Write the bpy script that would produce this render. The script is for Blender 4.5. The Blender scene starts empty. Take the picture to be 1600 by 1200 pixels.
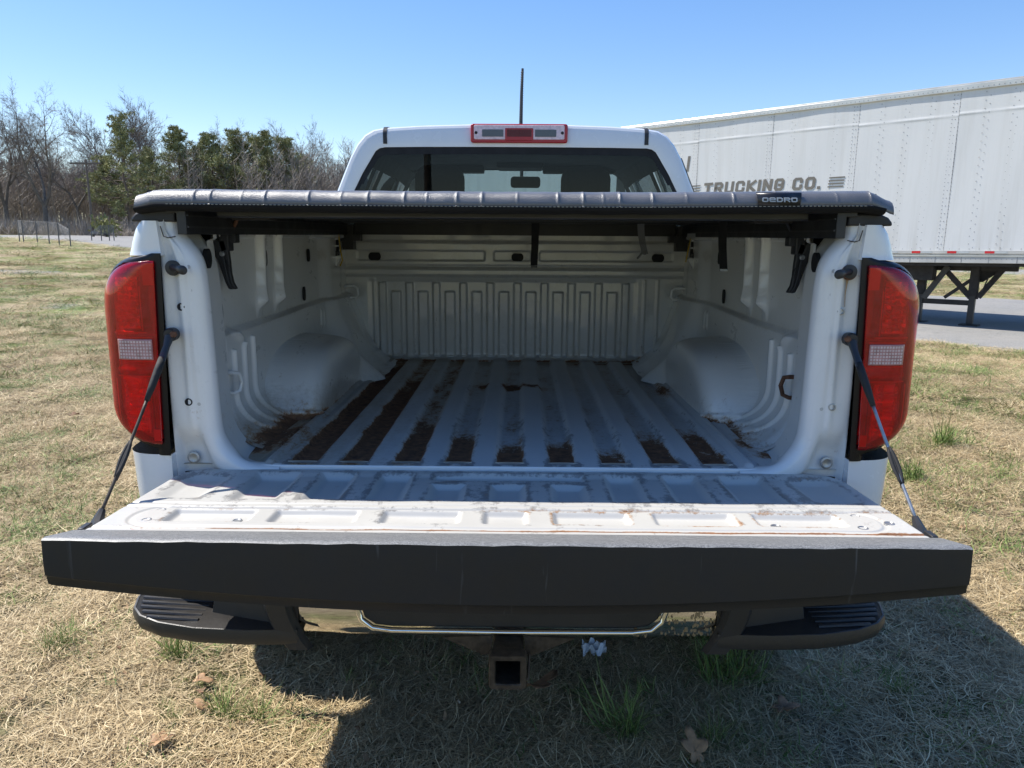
import bpy, math, random
import numpy as np
from mathutils import Matrix, Vector
random.seed(4); rng = np.random.default_rng(7)
S = bpy.context.scene
COL = S.collection
R = math.radians

# ------------------------------------------------------------------ camera
cam_d = bpy.data.cameras.new('camera'); cam = bpy.data.objects.new('camera', cam_d); COL.objects.link(cam); S.camera = cam
cam_d.sensor_width = 36; cam_d.lens = 1170/1600*36; cam_d.clip_start = 0.05; cam_d.clip_end = 3000
PITCH = math.atan(232/1170); YAW = R(0.5); ROLL = R(0.35)
f = Vector((-math.sin(YAW)*math.cos(PITCH), math.cos(YAW)*math.cos(PITCH), -math.sin(PITCH)))
r = Vector((math.cos(YAW), math.sin(YAW), 0)); u = r.cross(f)
r2 = r*math.cos(ROLL)+u*math.sin(ROLL); u2 = -r*math.sin(ROLL)+u*math.cos(ROLL)
M = Matrix((r2, u2, -f)).transposed().to_4x4(); M.translation = Vector((0.02, -1.6, 1.36)); cam.matrix_world = M

# ------------------------------------------------------------------ world, sun, exposure
SUN = Vector((-0.66, 0.27, 1.0)).normalized()
elev = math.asin(SUN.z); az = math.atan2(SUN.x, SUN.y)
W = bpy.data.worlds.new('World'); S.world = W; W.use_nodes = True
wt = W.node_tree; bg = wt.nodes['Background']
sky = wt.nodes.new('ShaderNodeTexSky'); sky.sky_type = 'NISHITA'; sky.sun_disc = False
sky.sun_elevation = elev; sky.sun_rotation = az; sky.air_density = 1.0; sky.dust_density = 0.2; sky.ozone_density = 2.0
hs = wt.nodes.new('ShaderNodeHueSaturation'); hs.inputs['Hue'].default_value = .513; hs.inputs['Saturation'].default_value = 1.52; hs.inputs['Value'].default_value = 1.55
gmn = wt.nodes.new('ShaderNodeGamma'); gmn.inputs[1].default_value = .72; wt.links.new(sky.outputs[0], gmn.inputs[0])
wt.links.new(gmn.outputs[0], hs.inputs['Color']); wt.links.new(hs.outputs[0], bg.inputs[0]); bg.inputs[1].default_value = 0.11
sl = bpy.data.lights.new('sun', 'SUN'); sl.energy = 4.3; sl.angle = R(0.53); sl.color = (1, 0.955, 0.88)
so = bpy.data.objects.new('sun', sl); COL.objects.link(so); so.rotation_euler = SUN.to_track_quat('Z', 'Y').to_euler()
S.view_settings.view_transform = 'Standard'; S.view_settings.look = 'None'; S.view_settings.gamma = 1
S.view_settings.use_curve_mapping = False; S.view_settings.exposure = 0.82
S.cycles.max_bounces = 8; S.cycles.transparent_max_bounces = 16

# ------------------------------------------------------------------ materials
MATS = {}
def N(nt, t, **kw):
    n = nt.nodes.new('ShaderNode'+t)
    for k, v in kw.items(): setattr(n, k, v)
    return n
def noise(nt, scale, detail=4, rough=.55, vec=None, dist=0):
    n = N(nt, 'TexNoise'); n.inputs['Scale'].default_value = scale; n.inputs['Detail'].default_value = detail
    n.inputs['Roughness'].default_value = rough; n.inputs['Distortion'].default_value = dist
    if vec is not None: nt.links.new(vec, n.inputs['Vector'])
    return n.outputs['Fac']
def mrange(nt, val, a, b, c=0., d=1.):
    n = N(nt, 'MapRange'); nt.links.new(val, n.inputs[0])
    for i, x in enumerate((a, b, c, d)): n.inputs[i+1].default_value = x
    return n.outputs[0]
def mixc(nt, fac, a, b):
    n = N(nt, 'Mix', data_type='RGBA')
    if isinstance(fac, (int, float)): n.inputs[0].default_value = fac
    else: nt.links.new(fac, n.inputs[0])
    for i, x in ((6, a), (7, b)):
        if isinstance(x, tuple): n.inputs[i].default_value = (*x, 1)
        else: nt.links.new(x, n.inputs[i])
    return n.outputs[2]
def math_(nt, op, a, b=0.):
    n = N(nt, 'Math', operation=op)
    for i, x in ((0, a), (1, b)):
        if isinstance(x, (int, float)): n.inputs[i].default_value = x
        else: nt.links.new(x, n.inputs[i])
    return n.outputs[0]
def bump(nt, bs, h, strength, dist=.01):
    n = N(nt, 'Bump'); n.inputs['Strength'].default_value = strength; n.inputs['Distance'].default_value = dist
    nt.links.new(h, n.inputs['Height']); nt.links.new(n.outputs[0], bs.inputs['Normal'])
def coords(nt, scale=(1, 1, 1)):
    t = N(nt, 'TexCoord'); m = N(nt, 'Mapping'); m.inputs['Scale'].default_value = scale
    nt.links.new(t.outputs['Object'], m.inputs[0]); return m.outputs[0]
def attr(nt, name, out='Fac'):
    a = N(nt, 'Attribute'); a.attribute_name = name; return a.outputs[out]
def mat(name, col, rough=.5, metal=0., spec=.5, coat=0., var=.12, vscale=8, b=0., bscale=120, sss=0):
    m = bpy.data.materials.new(name); m.use_nodes = True; nt = m.node_tree; bs = nt.nodes['Principled BSDF']
    bs.inputs['Roughness'].default_value = rough; bs.inputs['Metallic'].default_value = metal
    bs.inputs['Specular IOR Level'].default_value = spec; bs.inputs['Coat Weight'].default_value = coat
    v = coords(nt)
    nf = noise(nt, vscale, 5, .6, v)
    c = mixc(nt, mrange(nt, nf, .3, .7), tuple(x*(1-var) for x in col), tuple(min(1, x*(1+var)) for x in col))
    nt.links.new(c, bs.inputs['Base Color'])
    nt.links.new(mrange(nt, noise(nt, vscale*3, 4, .6, v), .3, .7, max(0, rough-.06), rough+.08), bs.inputs['Roughness'])
    if b: bump(nt, bs, noise(nt, bscale, 4, .6, v), b, .002)
    MATS[name] = m; return m
def G(m): return m.node_tree, m.node_tree.nodes['Principled BSDF']

paint = mat('white_paint', (.76, .77, .78), .22, coat=.6, var=.03)
trim = mat('black_trim', (.022, .022, .024), .5, var=.2, b=.3, bscale=400)
dark = mat('dark_void', (.008, .008, .009), .7)
blk = mat('black_metal', (.02, .02, .022), .42, var=.3)
bow_m = mat('bow_metal', (.035, .034, .034), .35, var=.3)
under_m = mat('underbody', (.03, .027, .025), .8, var=.4)
rubber = mat('rubber', (.02, .02, .02), .75, b=.3)
chrome = mat('chrome', (.78, .77, .75), .06, metal=1, var=.02)
silver = mat('reflector_silver', (.85, .85, .85), .14, metal=.75, var=.03)
gal = mat('galvanised', (.4, .41, .42), .4, metal=.8, var=.2, vscale=60)
rust_m = mat('rusty_metal', (.12, .055, .03), .85, var=.5, vscale=120, b=.5)
brown_steel = mat('hitch_steel', (.06, .047, .035), .6, metal=.3, var=.5, vscale=60, b=.3)
strap_m = mat('webbing', (.012, .012, .013), .8, b=.5, bscale=600)
grey_strap = mat('grey_webbing', (.2, .2, .2), .85, b=.6, bscale=700)
yellow = mat('yellow_cord', (.5, .33, .03), .6)
seat_m = mat('seat_cloth', (.02, .021, .025), .85)
interior = mat('cab_interior', (.025, .028, .034), .85)
alu = mat('aluminium', (.62, .6, .55), .35, metal=.55, var=.12, vscale=3)
trailer_m = mat('trailer_white', (.74, .74, .73), .38, var=.05, vscale=1.5, coat=.1)
rail_m = mat('trailer_rail', (.5, .49, .46), .5, metal=.2, var=.15, vscale=3)
letter_m = mat('faded_lettering', (.17, .155, .13), .6, var=.12, vscale=12)
redref = mat('red_reflector', (.55, .006, .015), .3, coat=.3)
whiteref = mat('white_reflector', (.45, .47, .47), .4)
bark = mat('bark', (.15, .13, .11), .9, var=.35, vscale=3)
bark_l = mat('light_bark', (.26, .235, .2), .9, var=.3, vscale=3)
twig_m = mat('twig', (.2, .172, .15), .9, var=.3, vscale=2)
pine_bark = mat('pine_bark', (.15, .115, .09), .9, var=.3, vscale=3)
wood_pole = mat('weathered_pole', (.12, .1, .085), .85, var=.25, vscale=5)
logo_m = mat('badge_plate', (.012, .012, .014), .3)
logo_w = mat('badge_letter', (.4, .41, .4), .35)
plastic_litter = mat('crumpled_plastic', (.55, .6, .66), .3, var=.1)

nt, bs = G(trailer_m); v = coords(nt, (2.2, 2.2, .12)); st_ = noise(nt, 3, 6, .7, v); so2 = N(nt, 'SeparateXYZ'); nt.links.new(coords(nt), so2.inputs[0])
low = mrange(nt, so2.outputs[2], 1.1, 2.0, .75, .25)
tcx = mixc(nt, math_(nt, 'MULTIPLY', mrange(nt, st_, .45, .7), low), (.68, .68, .665), (.46, .44, .39)); nt.links.new(tcx, bs.inputs['Base Color'])
# needles
pine_m = mat('pine_needles', (.25, .255, .11), .7, var=.45, vscale=.9)
# bed paint : white, dull, with rust and dirt where the mesh says so
def bed_material(name, base, rough, coat, scuff, bmp=.25, crough=.2):
    m = mat(name, base, rough, coat=coat); nt, bs = G(m)
    v = coords(nt)
    n1 = noise(nt, 14, 6, .7, coords(nt, (1.3, .45, 1))); n2 = noise(nt, 55, 8, .75, v); n3 = noise(nt, 3.2, 4, .6, v); n4 = noise(nt, 160, 6, .8, v)
    nn = math_(nt, 'ADD', math_(nt, 'MULTIPLY', n1, .42), math_(nt, 'ADD', math_(nt, 'MULTIPLY', n2, .36), math_(nt, 'MULTIPLY', n4, .22)))
    nb = math_(nt, 'MULTIPLY', math_(nt, 'SUBTRACT', nn, .5), 3.4)
    c0 = mixc(nt, mrange(nt, n3, .3, .7), tuple(x*.93 for x in base), base)
    # general scuffs
    sv = coords(nt, (1, 5, 1)); s1 = noise(nt, 45, 9, .85, sv, 1.5)
    scf = math_(nt, 'MULTIPLY', mrange(nt, s1, .56, .66), scuff)
    c0 = mixc(nt, scf, c0, tuple(x*.5 for x in base))
    st = math_(nt, 'ADD', attr(nt, 'stain'), math_(nt, 'MULTIPLY', nb, .5))
    c1 = mixc(nt, mrange(nt, st, .3, 1.0, 0, .8), c0, (.27, .2, .11))
    wr = math_(nt, 'ADD', attr(nt, 'worn'), nb)
    wv = N(nt, 'TexVoronoi'); wv.feature = 'DISTANCE_TO_EDGE'; wv.inputs['Scale'].default_value = 60
    c2 = mixc(nt, mrange(nt, wr, .62, .8, 0, .75), c1, (.16, .155, .15))
    ru = math_(nt, 'ADD', attr(nt, 'rust'), nb)
    rc = mixc(nt, mrange(nt, n2, .35, .65), (.09, .037, .019), (.27, .125, .055))
    halo = mixc(nt, mrange(nt, ru, .3, .58, 0, .8), c2, (.36, .2, .09))
    c3 = mixc(nt, mrange(nt, ru, .56, .64), halo, rc)
    nt.links.new(c3, bs.inputs['Base Color'])
    rr = math_(nt, 'ADD', mrange(nt, ru, .5, .62, 0, .45), mrange(nt, n1, .3, .7, rough-.05, rough+.1))
    nt.links.new(rr, bs.inputs['Roughness'])
    cw = math_(nt, 'MULTIPLY', mrange(nt, ru, .45, .6, 1, 0), coat); nt.links.new(cw, bs.inputs['Coat Weight'])
    bs.inputs['Coat Roughness'].default_value = crough
    bump(nt, bs, math_(nt, 'ADD', math_(nt, 'MULTIPLY', n2, .4), mrange(nt, ru, .5, .65, 0, -1)), bmp, .002)
    return m
bed_m = bed_material('bed_paint', (.77, .765, .74), .3, .6, .22)
floor_m = bed_material('bed_floor_paint', (.6, .6, .585), .5, .05, .6)
gloss_m = bed_material('bulkhead_paint', (.55, .545, .52), .28, .9, .05, .05, .1)
gate_m = bed_material('tailgate_paint', (.5, .485, .445), .42, .1, .3)

# scuffed cap plastic
cap_m = mat('tailgate_cap_plastic', (.032, .032, .034), .5, var=.1)
nt, bs = G(cap_m)
v = coords(nt, (1, 1, 1)); v2 = coords(nt, (3, 12, 3))
sc = mrange(nt, noise(nt, 40, 10, .9, v2, 2.5), .47, .6)
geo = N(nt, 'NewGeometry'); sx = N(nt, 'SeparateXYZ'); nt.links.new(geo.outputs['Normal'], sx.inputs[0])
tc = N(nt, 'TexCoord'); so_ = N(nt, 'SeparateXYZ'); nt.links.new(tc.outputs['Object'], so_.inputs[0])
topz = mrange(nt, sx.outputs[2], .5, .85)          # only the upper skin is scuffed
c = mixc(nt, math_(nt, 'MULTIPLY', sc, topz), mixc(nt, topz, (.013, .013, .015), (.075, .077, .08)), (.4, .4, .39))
v3 = coords(nt, (40, 40, 2.2)); fs = mrange(nt, noise(nt, 1.2, 3, .5, v3, 1.2), .66, .74, 0, .22)
c = mixc(nt, fs, c, (.25, .25, .26))
nt.links.new(c, bs.inputs['Base Color'])
bump(nt, bs, noise(nt, 500, 3, .5, v), .15, .001)

vinyl = mat('cover_vinyl', (.1, .1, .105), .36, spec=1.0, var=.15)
nt, bs = G(vinyl); v = coords(nt)
bump(nt, bs, math_(nt, 'ADD', noise(nt, 700, 3, .6, v), math_(nt, 'MULTIPLY', noise(nt, 40, 3, .6, v), .6)), .6, .0015)

# glass / lens
def lens_mat(name, tint, body, fac_body, rough=.08, ior=1.5):
    m = bpy.data.materials.new(name); m.use_nodes = True; nt = m.node_tree; nt.nodes.clear()
    o = N(nt, 'OutputMaterial'); tr = N(nt, 'BsdfTransparent'); tr.inputs[0].default_value = (*tint, 1)
    df = N(nt, 'BsdfDiffuse'); v = coords(nt); c = mixc(nt, mrange(nt, noise(nt, 30, 3, .5, v), .3, .7), tuple(x*.85 for x in body), body); nt.links.new(c, df.inputs[0])
    tl = N(nt, 'BsdfTranslucent'); nt.links.new(c, tl.inputs[0])
    ad = N(nt, 'MixShader'); ad.inputs[0].default_value = .45; nt.links.new(df.outputs[0], ad.inputs[1]); nt.links.new(tl.outputs[0], ad.inputs[2])
    m1 = N(nt, 'MixShader'); m1.inputs[0].default_value = fac_body; nt.links.new(tr.outputs[0], m1.inputs[1]); nt.links.new(ad.outputs[0], m1.inputs[2])
    gl = N(nt, 'BsdfGlossy'); gl.inputs['Roughness'].default_value = rough*.4; gl.inputs[0].default_value = (1, 1, 1, 1)
    fr = N(nt, 'Fresnel'); ge = N(nt, 'NewGeometry'); nt.links.new(mrange(nt, ge.outputs['Backfacing'], 0, 1, ior, 1/ior), fr.inputs[0])
    m2 = N(nt, 'MixShader'); nt.links.new(fr.outputs[0], m2.inputs[0]); nt.links.new(m1.outputs[0], m2.inputs[1]); nt.links.new(gl.outputs[0], m2.inputs[2])
    nt.links.new(m2.outputs[0], o.inputs[0]); MATS[name] = m; return m
lens_red = lens_mat('red_lens', (.97, .012, .06), (1.0, .0, .05), .22)
lens_clear = lens_mat('clear_lens', (.9, .86, .86), (.8, .72, .72), .5)
glass = lens_mat('tinted_glass', (.36, .47, .5), (.01, .012, .015), .03, .0, 1.33)
wind_glass = lens_mat('windscreen_glass', (.8, .86, .85), (.02, .02, .02), .02, .0)
side_glass = lens_mat('side_glass', (.07, .09, .1), (.01, .01, .012), .05, .0)

# ------------------------------------------------------------------ mesh helpers
ORIG = {}
def root(name, loc, label=None, cat=None, group=None):
    o = bpy.data.objects.new(name, None); COL.objects.link(o); o.location = loc; o.empty_display_size = .2
    ORIG[o.name] = Vector(loc)
    if label: o['label'] = label
    if cat: o['category'] = cat
    if group: o['group'] = group
    return o
class MB:
    def __init__(s): s.v = []; s.f = []; s.a = {}
    def add(s, vs, fs, **at):
        n = len(s.v); s.v += [tuple(map(float, p)) for p in vs]; s.f += [tuple(i+n for i in q) for q in fs]
        for k, val in at.items(): s.a.setdefault(k, [0.]*n).extend([0.]*(n-len(s.a[k]) if k in s.a else 0)); s.a[k].extend(val)
        return s
    def box(s, c, d, rot=None):
        x, y, z = (k/2 for k in d)
        P = [Vector((a*x, b*y, e*z)) for a, b, e in ((-1,-1,-1),(1,-1,-1),(1,1,-1),(-1,1,-1),(-1,-1,1),(1,-1,1),(1,1,1),(-1,1,1))]
        if rot is not None: P = [rot @ p for p in P]
        c = Vector(c)
        return s.add([c+p for p in P], [(0,3,2,1),(4,5,6,7),(0,1,5,4),(1,2,6,5),(2,3,7,6),(3,0,4,7)])
    def bb(s, x0, x1, y0, y1, z0, z1): return s.box(((x0+x1)/2, (y0+y1)/2, (z0+z1)/2), (abs(x1-x0), abs(y1-y0), abs(z1-z0)))
    def tube(s, pts, rad, n=8, cap=True, flat=1.):
        pts = [Vector(p) for p in pts]; m = len(pts)
        if not hasattr(rad, '__len__'): rad = [rad]*m
        vs = []; up = None
        for i, p in enumerate(pts):
            t = (pts[min(i+1, m-1)]-pts[max(i-1, 0)]).normalized()
            if up is None: up = Vector((0, 0, 1)) if abs(t.z) < .9 else Vector((1, 0, 0))
            a = t.cross(up).normalized(); b_ = a.cross(t).normalized(); up = b_
            for k in range(n):
                an = 2*math.pi*k/n; vs.append(p+(a*math.cos(an)+b_*math.sin(an)*flat)*rad[i])
        fs = [(i*n+k, i*n+(k+1) % n, (i+1)*n+(k+1) % n, (i+1)*n+k) for i in range(m-1) for k in range(n)]
        if cap: fs += [tuple(range(n))[::-1], tuple((m-1)*n+k for k in range(n))]
        return s.add(vs, fs)
    def bar(s, a, b, w, h):
        a = Vector(a); b = Vector(b); d = b-a; q = d.to_track_quat('X', 'Z').to_matrix()
        return s.box((a+b)/2, (d.length, w, h), q)
    def lathe(s, c, axis, prof, n=32):   # prof (along, radius)
        ax = Vector(axis).normalized(); a = ax.orthogonal().normalized(); b_ = ax.cross(a); c = Vector(c)
        vs = [c+ax*t+(a*math.cos(2*math.pi*k/n)+b_*math.sin(2*math.pi*k/n))*rr for t, rr in prof for k in range(n)]
        m = len(prof)
        fs = [(i*n+k, i*n+(k+1) % n, (i+1)*n+(k+1) % n, (i+1)*n+k) for i in range(m-1) for k in range(n)]
        return s.add(vs, fs)
    def prism(s, poly, axis, a0, a1):    # poly in the two other axes
        k = 'XYZ'.index(axis); o = [i for i in range(3) if i != k]; n = len(poly); vs = []
        for t in (a0, a1):
            for p in poly:
                q = [0, 0, 0]; q[k] = t; q[o[0]] = p[0]; q[o[1]] = p[1]; vs.append(q)
        return s.add(vs, [tuple(range(n))[::-1], tuple(range(n, 2*n))]+[(i, (i+1) % n, n+(i+1) % n, n+i) for i in range(n)])
    def loft(s, rings, close=False, skip=None, caps=False):
        m = len(rings); n = len(rings[0]); vs = [p for rg in rings for p in rg]
        fs = []
        for i in range(m-1):
            for k in range(n if close else n-1):
                if skip and skip(i, k): continue
                fs.append((i*n+k, i*n+(k+1) % n, (i+1)*n+(k+1) % n, (i+1)*n+k))
        if caps: fs += [tuple(range(n))[::-1], tuple((m-1)*n+k for k in range(n))]
        return s.add(vs, fs)
    def grid(s, U, V, fn, attrs=None, keep=None):   # fn(Uarr,Varr)->X,Y,Z arrays
        uu, vv = np.meshgrid(U, V); X, Y, Z = fn(uu, vv); P = np.stack([X+0*uu, Y+0*uu, Z+0*uu], -1).reshape(-1, 3)
        nu, nv = len(U), len(V); n = len(s.v)
        i = np.arange(nv-1)[:, None]*nu+np.arange(nu-1)[None, :]
        q = np.stack([i, i+1, i+nu+1, i+nu], -1)
        if keep is not None:
            uc = (uu[:-1, :-1]+uu[1:, 1:])/2; vc = (vv[:-1, :-1]+vv[1:, 1:])/2; q = q[keep(uc, vc)]
        q = q.reshape(-1, 4)+n
        s.v += [tuple(p) for p in P.tolist()]; s.f += [tuple(a) for a in q.tolist()]
        if attrs:
            for k, fn2 in attrs.items(): s.a.setdefault(k, [0.]*n); s.a[k].extend(np.broadcast_to(fn2(uu, vv), uu.shape).ravel().tolist())
        return s
    def mesh(s, name, m, smooth=30, org=Vector((0, 0, 0))):
        me = bpy.data.meshes.new(name)
        vs = s.v if org.length == 0 else [(p[0]-org.x, p[1]-org.y, p[2]-org.z) for p in s.v]
        me.from_pydata(vs, [], s.f); me.update()
        for k, val in s.a.items():
            val = list(val)+[0.]*(len(vs)-len(val)); at = me.attributes.new(k, 'FLOAT', 'POINT'); at.data.foreach_set('value', val)
        if smooth:
            me.polygons.foreach_set('use_smooth', [True]*len(me.polygons))
            if smooth < 180: me.set_sharp_from_angle(angle=R(smooth))
        me.materials.append(m); return me
    def build(s, name, m, parent=None, smooth=30, bevel=0, solid=0, label=None, kind=None, seg=2):
        org = ORIG[parent.name] if parent else Vector((0, 0, 0))
        o = bpy.data.objects.new(name, s.mesh(name, m, smooth, org)); COL.objects.link(o)
        if parent: o.parent = parent
        ORIG[o.name] = org
        if solid:
            md = o.modifiers.new('thickness', 'SOLIDIFY'); md.thickness = solid; md.offset = 0
        if bevel:
            md = o.modifiers.new('bevel', 'BEVEL'); md.width = bevel; md.segments = seg; md.limit_method = 'ANGLE'; md.angle_limit = R(35)
        if label: o['label'] = label
        if kind: o['kind'] = kind
        return o
def tag(o, label, cat=None, group=None, kind=None):
    o['label'] = label
    if cat: o['category'] = cat
    if group: o['group'] = group
    if kind: o['kind'] = kind
def sst(a, b, x):
    t = np.clip((x-a)/(b-a), 0, 1); return t*t*(3-2*t)
def rrect(x, y, x0, x1, y0, y1, rad, soft):      # 1 inside a rounded rectangle, falling to 0 over `soft`
    cx, cy = (x0+x1)/2, (y0+y1)/2; hx, hy = (x1-x0)/2-rad, (y1-y0)/2-rad
    dx = np.abs(x-cx)-hx; dy = np.abs(y-cy)-hy
    d = np.hypot(np.maximum(dx, 0), np.maximum(dy, 0))+np.minimum(np.maximum(dx, dy), 0)-rad
    return 1-sst(-soft, 0, d), d
def wob(x, y, sc, seed=0):
    k = np.array([[1.3, 2.1], [2.7, -1.1], [-1.9, 3.3], [4.1, 1.7]])*sc
    return sum(np.sin(k[i, 0]*x+k[i, 1]*y+seed*1.7+i*2.3)/(i+1.5) for i in range(4))/1.6

# ------------------------------------------------------------------ terrain
def US(x, y): return -.749*x+.663*y, .663*x+.749*y
def hgt(x, y):
    u_, s_ = US(x, y)
    h = 1.0*sst(5, 42, u_)*.0+np.interp(u_, [-400, 7, 14, 26, 37, 64, 90, 400], [0, 0, .16, .58, .98, 1.2, 1.9, 5])
    h = h-.2*sst(6, 11.5, s_)*(1-sst(6, 26, u_))
    h = h+.014*np.maximum(0, s_-22)
    # small lumps
    h = h+.018*wob(x, y, .7, 1)*sst(3, 9, np.hypot(x, y+1.6))
    return h
def xy(u_, s_): return (-.749*u_+.663*s_, .663*u_+.749*s_)
tu = np.concatenate([[-400, -200, -100, -60, -40], np.arange(-30, 70, .8), [75, 80, 85, 90, 100, 120, 150, 200, 300, 420]])
ts = np.concatenate([[-400, -200, -100, -60, -40, -30], np.arange(-22, 11.2, .6), [11.5], np.arange(12, 22, .6), [22.0], np.arange(23, 90, 1.5), [95, 110, 140, 180, 250, 400]])
SN, SF = 11.5, 22.0
def tf(U_, V_):
    X, Y = xy(U_, V_); return X, Y, hgt(X, Y)
gm = mat('field_ground', (.2, .15, .09), .95)
nt, bs = G(gm); v = coords(nt)
a1 = noise(nt, .35, 5, .6, v); a2 = noise(nt, 2.2, 5, .65, v); a3 = noise(nt, 26, 6, .75, v); a4 = noise(nt, 110, 5, .7, v); a5 = noise(nt, .9, 4, .6, coords(nt, (1, 1.8, 1)))
straw = mixc(nt, mrange(nt, a3, .35, .65), (.2, .15, .09), (.54, .44, .28))
straw = mixc(nt, mrange(nt, a4, .4, .7, 0, .6), straw, (.62, .52, .35))
green = mixc(nt, mrange(nt, a3, .35, .65), (.08, .12, .03), (.3, .34, .11))
gf = math_(nt, 'ADD', math_(nt, 'MULTIPLY', a5, .6), math_(nt, 'MULTIPLY', a2, .4))
cc = mixc(nt, mrange(nt, gf, .44, .56, 0, .9), straw, green)
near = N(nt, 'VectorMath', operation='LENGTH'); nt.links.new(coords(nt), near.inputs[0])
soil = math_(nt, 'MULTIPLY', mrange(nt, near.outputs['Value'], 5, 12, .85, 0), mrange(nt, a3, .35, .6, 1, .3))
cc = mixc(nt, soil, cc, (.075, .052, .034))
gv = attr(nt, 'gravel'); gvn = math_(nt, 'ADD', gv, math_(nt, 'MULTIPLY', math_(nt, 'SUBTRACT', a2, .5), 1.4))
cc = mixc(nt, mrange(nt, gvn, .4, .7), cc, mixc(nt, mrange(nt, a4, .3, .7), (.2, .19, .17), (.42, .4, .36)))
br = attr(nt, 'brush'); cc = mixc(nt, br, cc, mixc(nt, mrange(nt, a2, .35, .65), (.1, .07, .045), (.2, .14, .085)))
nt.links.new(cc, bs.inputs['Base Color']); bs.inputs['Specular IOR Level'].default_value = .1
bump(nt, bs, math_(nt, 'ADD', a3, math_(nt, 'MULTIPLY', a4, .5)), .9, .03)
def gravel(U_, V_):
    g = np.exp(-((V_-SN+.2)/.5)**2)*.7+np.exp(-((V_-SF-.2)/.5)**2)*.5
    X, Y = xy(U_, V_)
    g = g+.9*np.exp(-(((X+12.6)/1.8)**2+((Y-17.2)/.8)**2))+.8*np.exp(-(((X+7.9)/1.0)**2+((Y-11.2)/.45)**2))
    g = g+.95*(sst(34, 34.6, V_)-sst(38, 38.6, V_))*(1-sst(5, 9, U_))
    return g
def brushy(U_, V_): return sst(24, 30, V_)*sst(38, 48, U_)
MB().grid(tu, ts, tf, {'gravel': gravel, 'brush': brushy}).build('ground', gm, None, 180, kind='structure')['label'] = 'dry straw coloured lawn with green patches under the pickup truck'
am = mat('asphalt', (.2, .195, .185), .9)
nt, bs = G(am); v = coords(nt)
b1 = noise(nt, 60, 4, .8, v); b2 = noise(nt, .8, 5, .6, v); b3 = noise(nt, 8, 5, .6, v)
ac = mixc(nt, mrange(nt, b1, .35, .65), (.13, .128, .122), (.3, .295, .28)); ac = mixc(nt, mrange(nt, b2, .35, .65, 0, .5), ac, (.3, .28, .25))
ac = mixc(nt, mrange(nt, b3, .55, .7, 0, .4), ac, (.1, .1, .1))
nt.links.new(ac, bs.inputs['Base Color']); bump(nt, bs, b1, .5, .01)
ru_, rs_ = tu[(tu > -70) & (tu < 61)], ts[(ts >= SN) & (ts <= SF)]
def rf(U_, V_):
    X, Y = xy(U_, V_); e = np.where((V_ <= SN+.01) | (V_ >= SF-.01), .002, .01)
    V2 = V_+np.where(V_ <= SN+.01, .12*wob(U_, 0*U_, 1.3), 0)
    X, Y = xy(U_, V2); return X, Y, hgt(X, Y)+e
ro = MB().grid(ru_, rs_, rf).build('road', am, None, 180, kind='structure'); ro['label'] = 'grey worn asphalt lane passing under the semi trailer'

# ------------------------------------------------------------------ scatter (uncountable stuff)
def scatter(name, protos, P, rot, sc, idx, label, kind='stuff'):
    col = bpy.data.collections.new(name+'_source')
    for i, me in enumerate(protos):
        o = bpy.data.objects.new('%s_clump_%02d' % (name, i), me); col.objects.link(o)
    me = bpy.data.meshes.new(name); n = len(P)
    me.vertices.add(n); me.vertices.foreach_set('co', np.asarray(P, dtype=np.float32).ravel())
    a = me.attributes.new('rot', 'FLOAT_VECTOR', 'POINT'); a.data.foreach_set('vector', np.asarray(rot, dtype=np.float32).ravel())
    a = me.attributes.new('scl', 'FLOAT_VECTOR', 'POINT'); a.data.foreach_set('vector', np.asarray(sc, dtype=np.float32).ravel())
    a = me.attributes.new('idx', 'INT', 'POINT'); a.data.foreach_set('value', np.asarray(idx, dtype=np.int32))
    o = bpy.data.objects.new(name, me); COL.objects.link(o)
    ng = bpy.data.node_groups.new(name, 'GeometryNodeTree')
    ng.interface.new_socket('Geometry', in_out='INPUT', socket_type='NodeSocketGeometry'); ng.interface.new_socket('Geometry', in_out='OUTPUT', socket_type='NodeSocketGeometry')
    gi = ng.nodes.new('NodeGroupInput'); go = ng.nodes.new('NodeGroupOutput')
    ci = ng.nodes.new('GeometryNodeCollectionInfo'); ci.inputs[0].default_value = col; ci.inputs[1].default_value = True; ci.inputs[2].default_value = True
    ip = ng.nodes.new('GeometryNodeInstanceOnPoints'); ip.inputs['Pick Instance'].default_value = True
    L = ng.links.new; L(gi.outputs[0], ip.inputs['Points']); L(ci.outputs[0], ip.inputs['Instance'])
    for nm, typ, sock in (('rot', 'FLOAT_VECTOR', 'Rotation'), ('scl', 'FLOAT_VECTOR', 'Scale'), ('idx', 'INT', 'Instance Index')):
        na = ng.nodes.new('GeometryNodeInputNamedAttribute'); na.data_type = typ; na.inputs[0].default_value = nm
        L([q for q in na.outputs if q.enabled and q.name == 'Attribute'][0], ip.inputs[sock])
    L(ip.outputs[0], go.inputs[0])
    md = o.modifiers.new('scatter', 'NODES'); md.node_group = ng
    o['label'] = label; o['kind'] = kind
    return o
def blade_mat(name, c1, c2, c3):
    m = bpy.data.materials.new(name); m.use_nodes = True; nt, bs = G(m)
    t = attr(nt, 'tint'); oi = N(nt, 'ObjectInfo')
    c = mixc(nt, mrange(nt, t, 0, .6), c1, c2); c = mixc(nt, mrange(nt, t, .6, 1), c, c3)
    c = mixc(nt, math_(nt, 'MULTIPLY', oi.outputs['Random'], .45), c, tuple(x*.55 for x in c1))
    nt.links.new(c, bs.inputs['Base Color']); bs.inputs['Roughness'].default_value = .6; bs.inputs['Specular IOR Level'].default_value = .25
    bs.inputs['Subsurface Weight'].default_value = 0
    MATS[name] = m; return m
straw_m = blade_mat('dead_grass', (.25, .175, .085), (.6, .455, .25), (.85, .7, .43))
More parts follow.
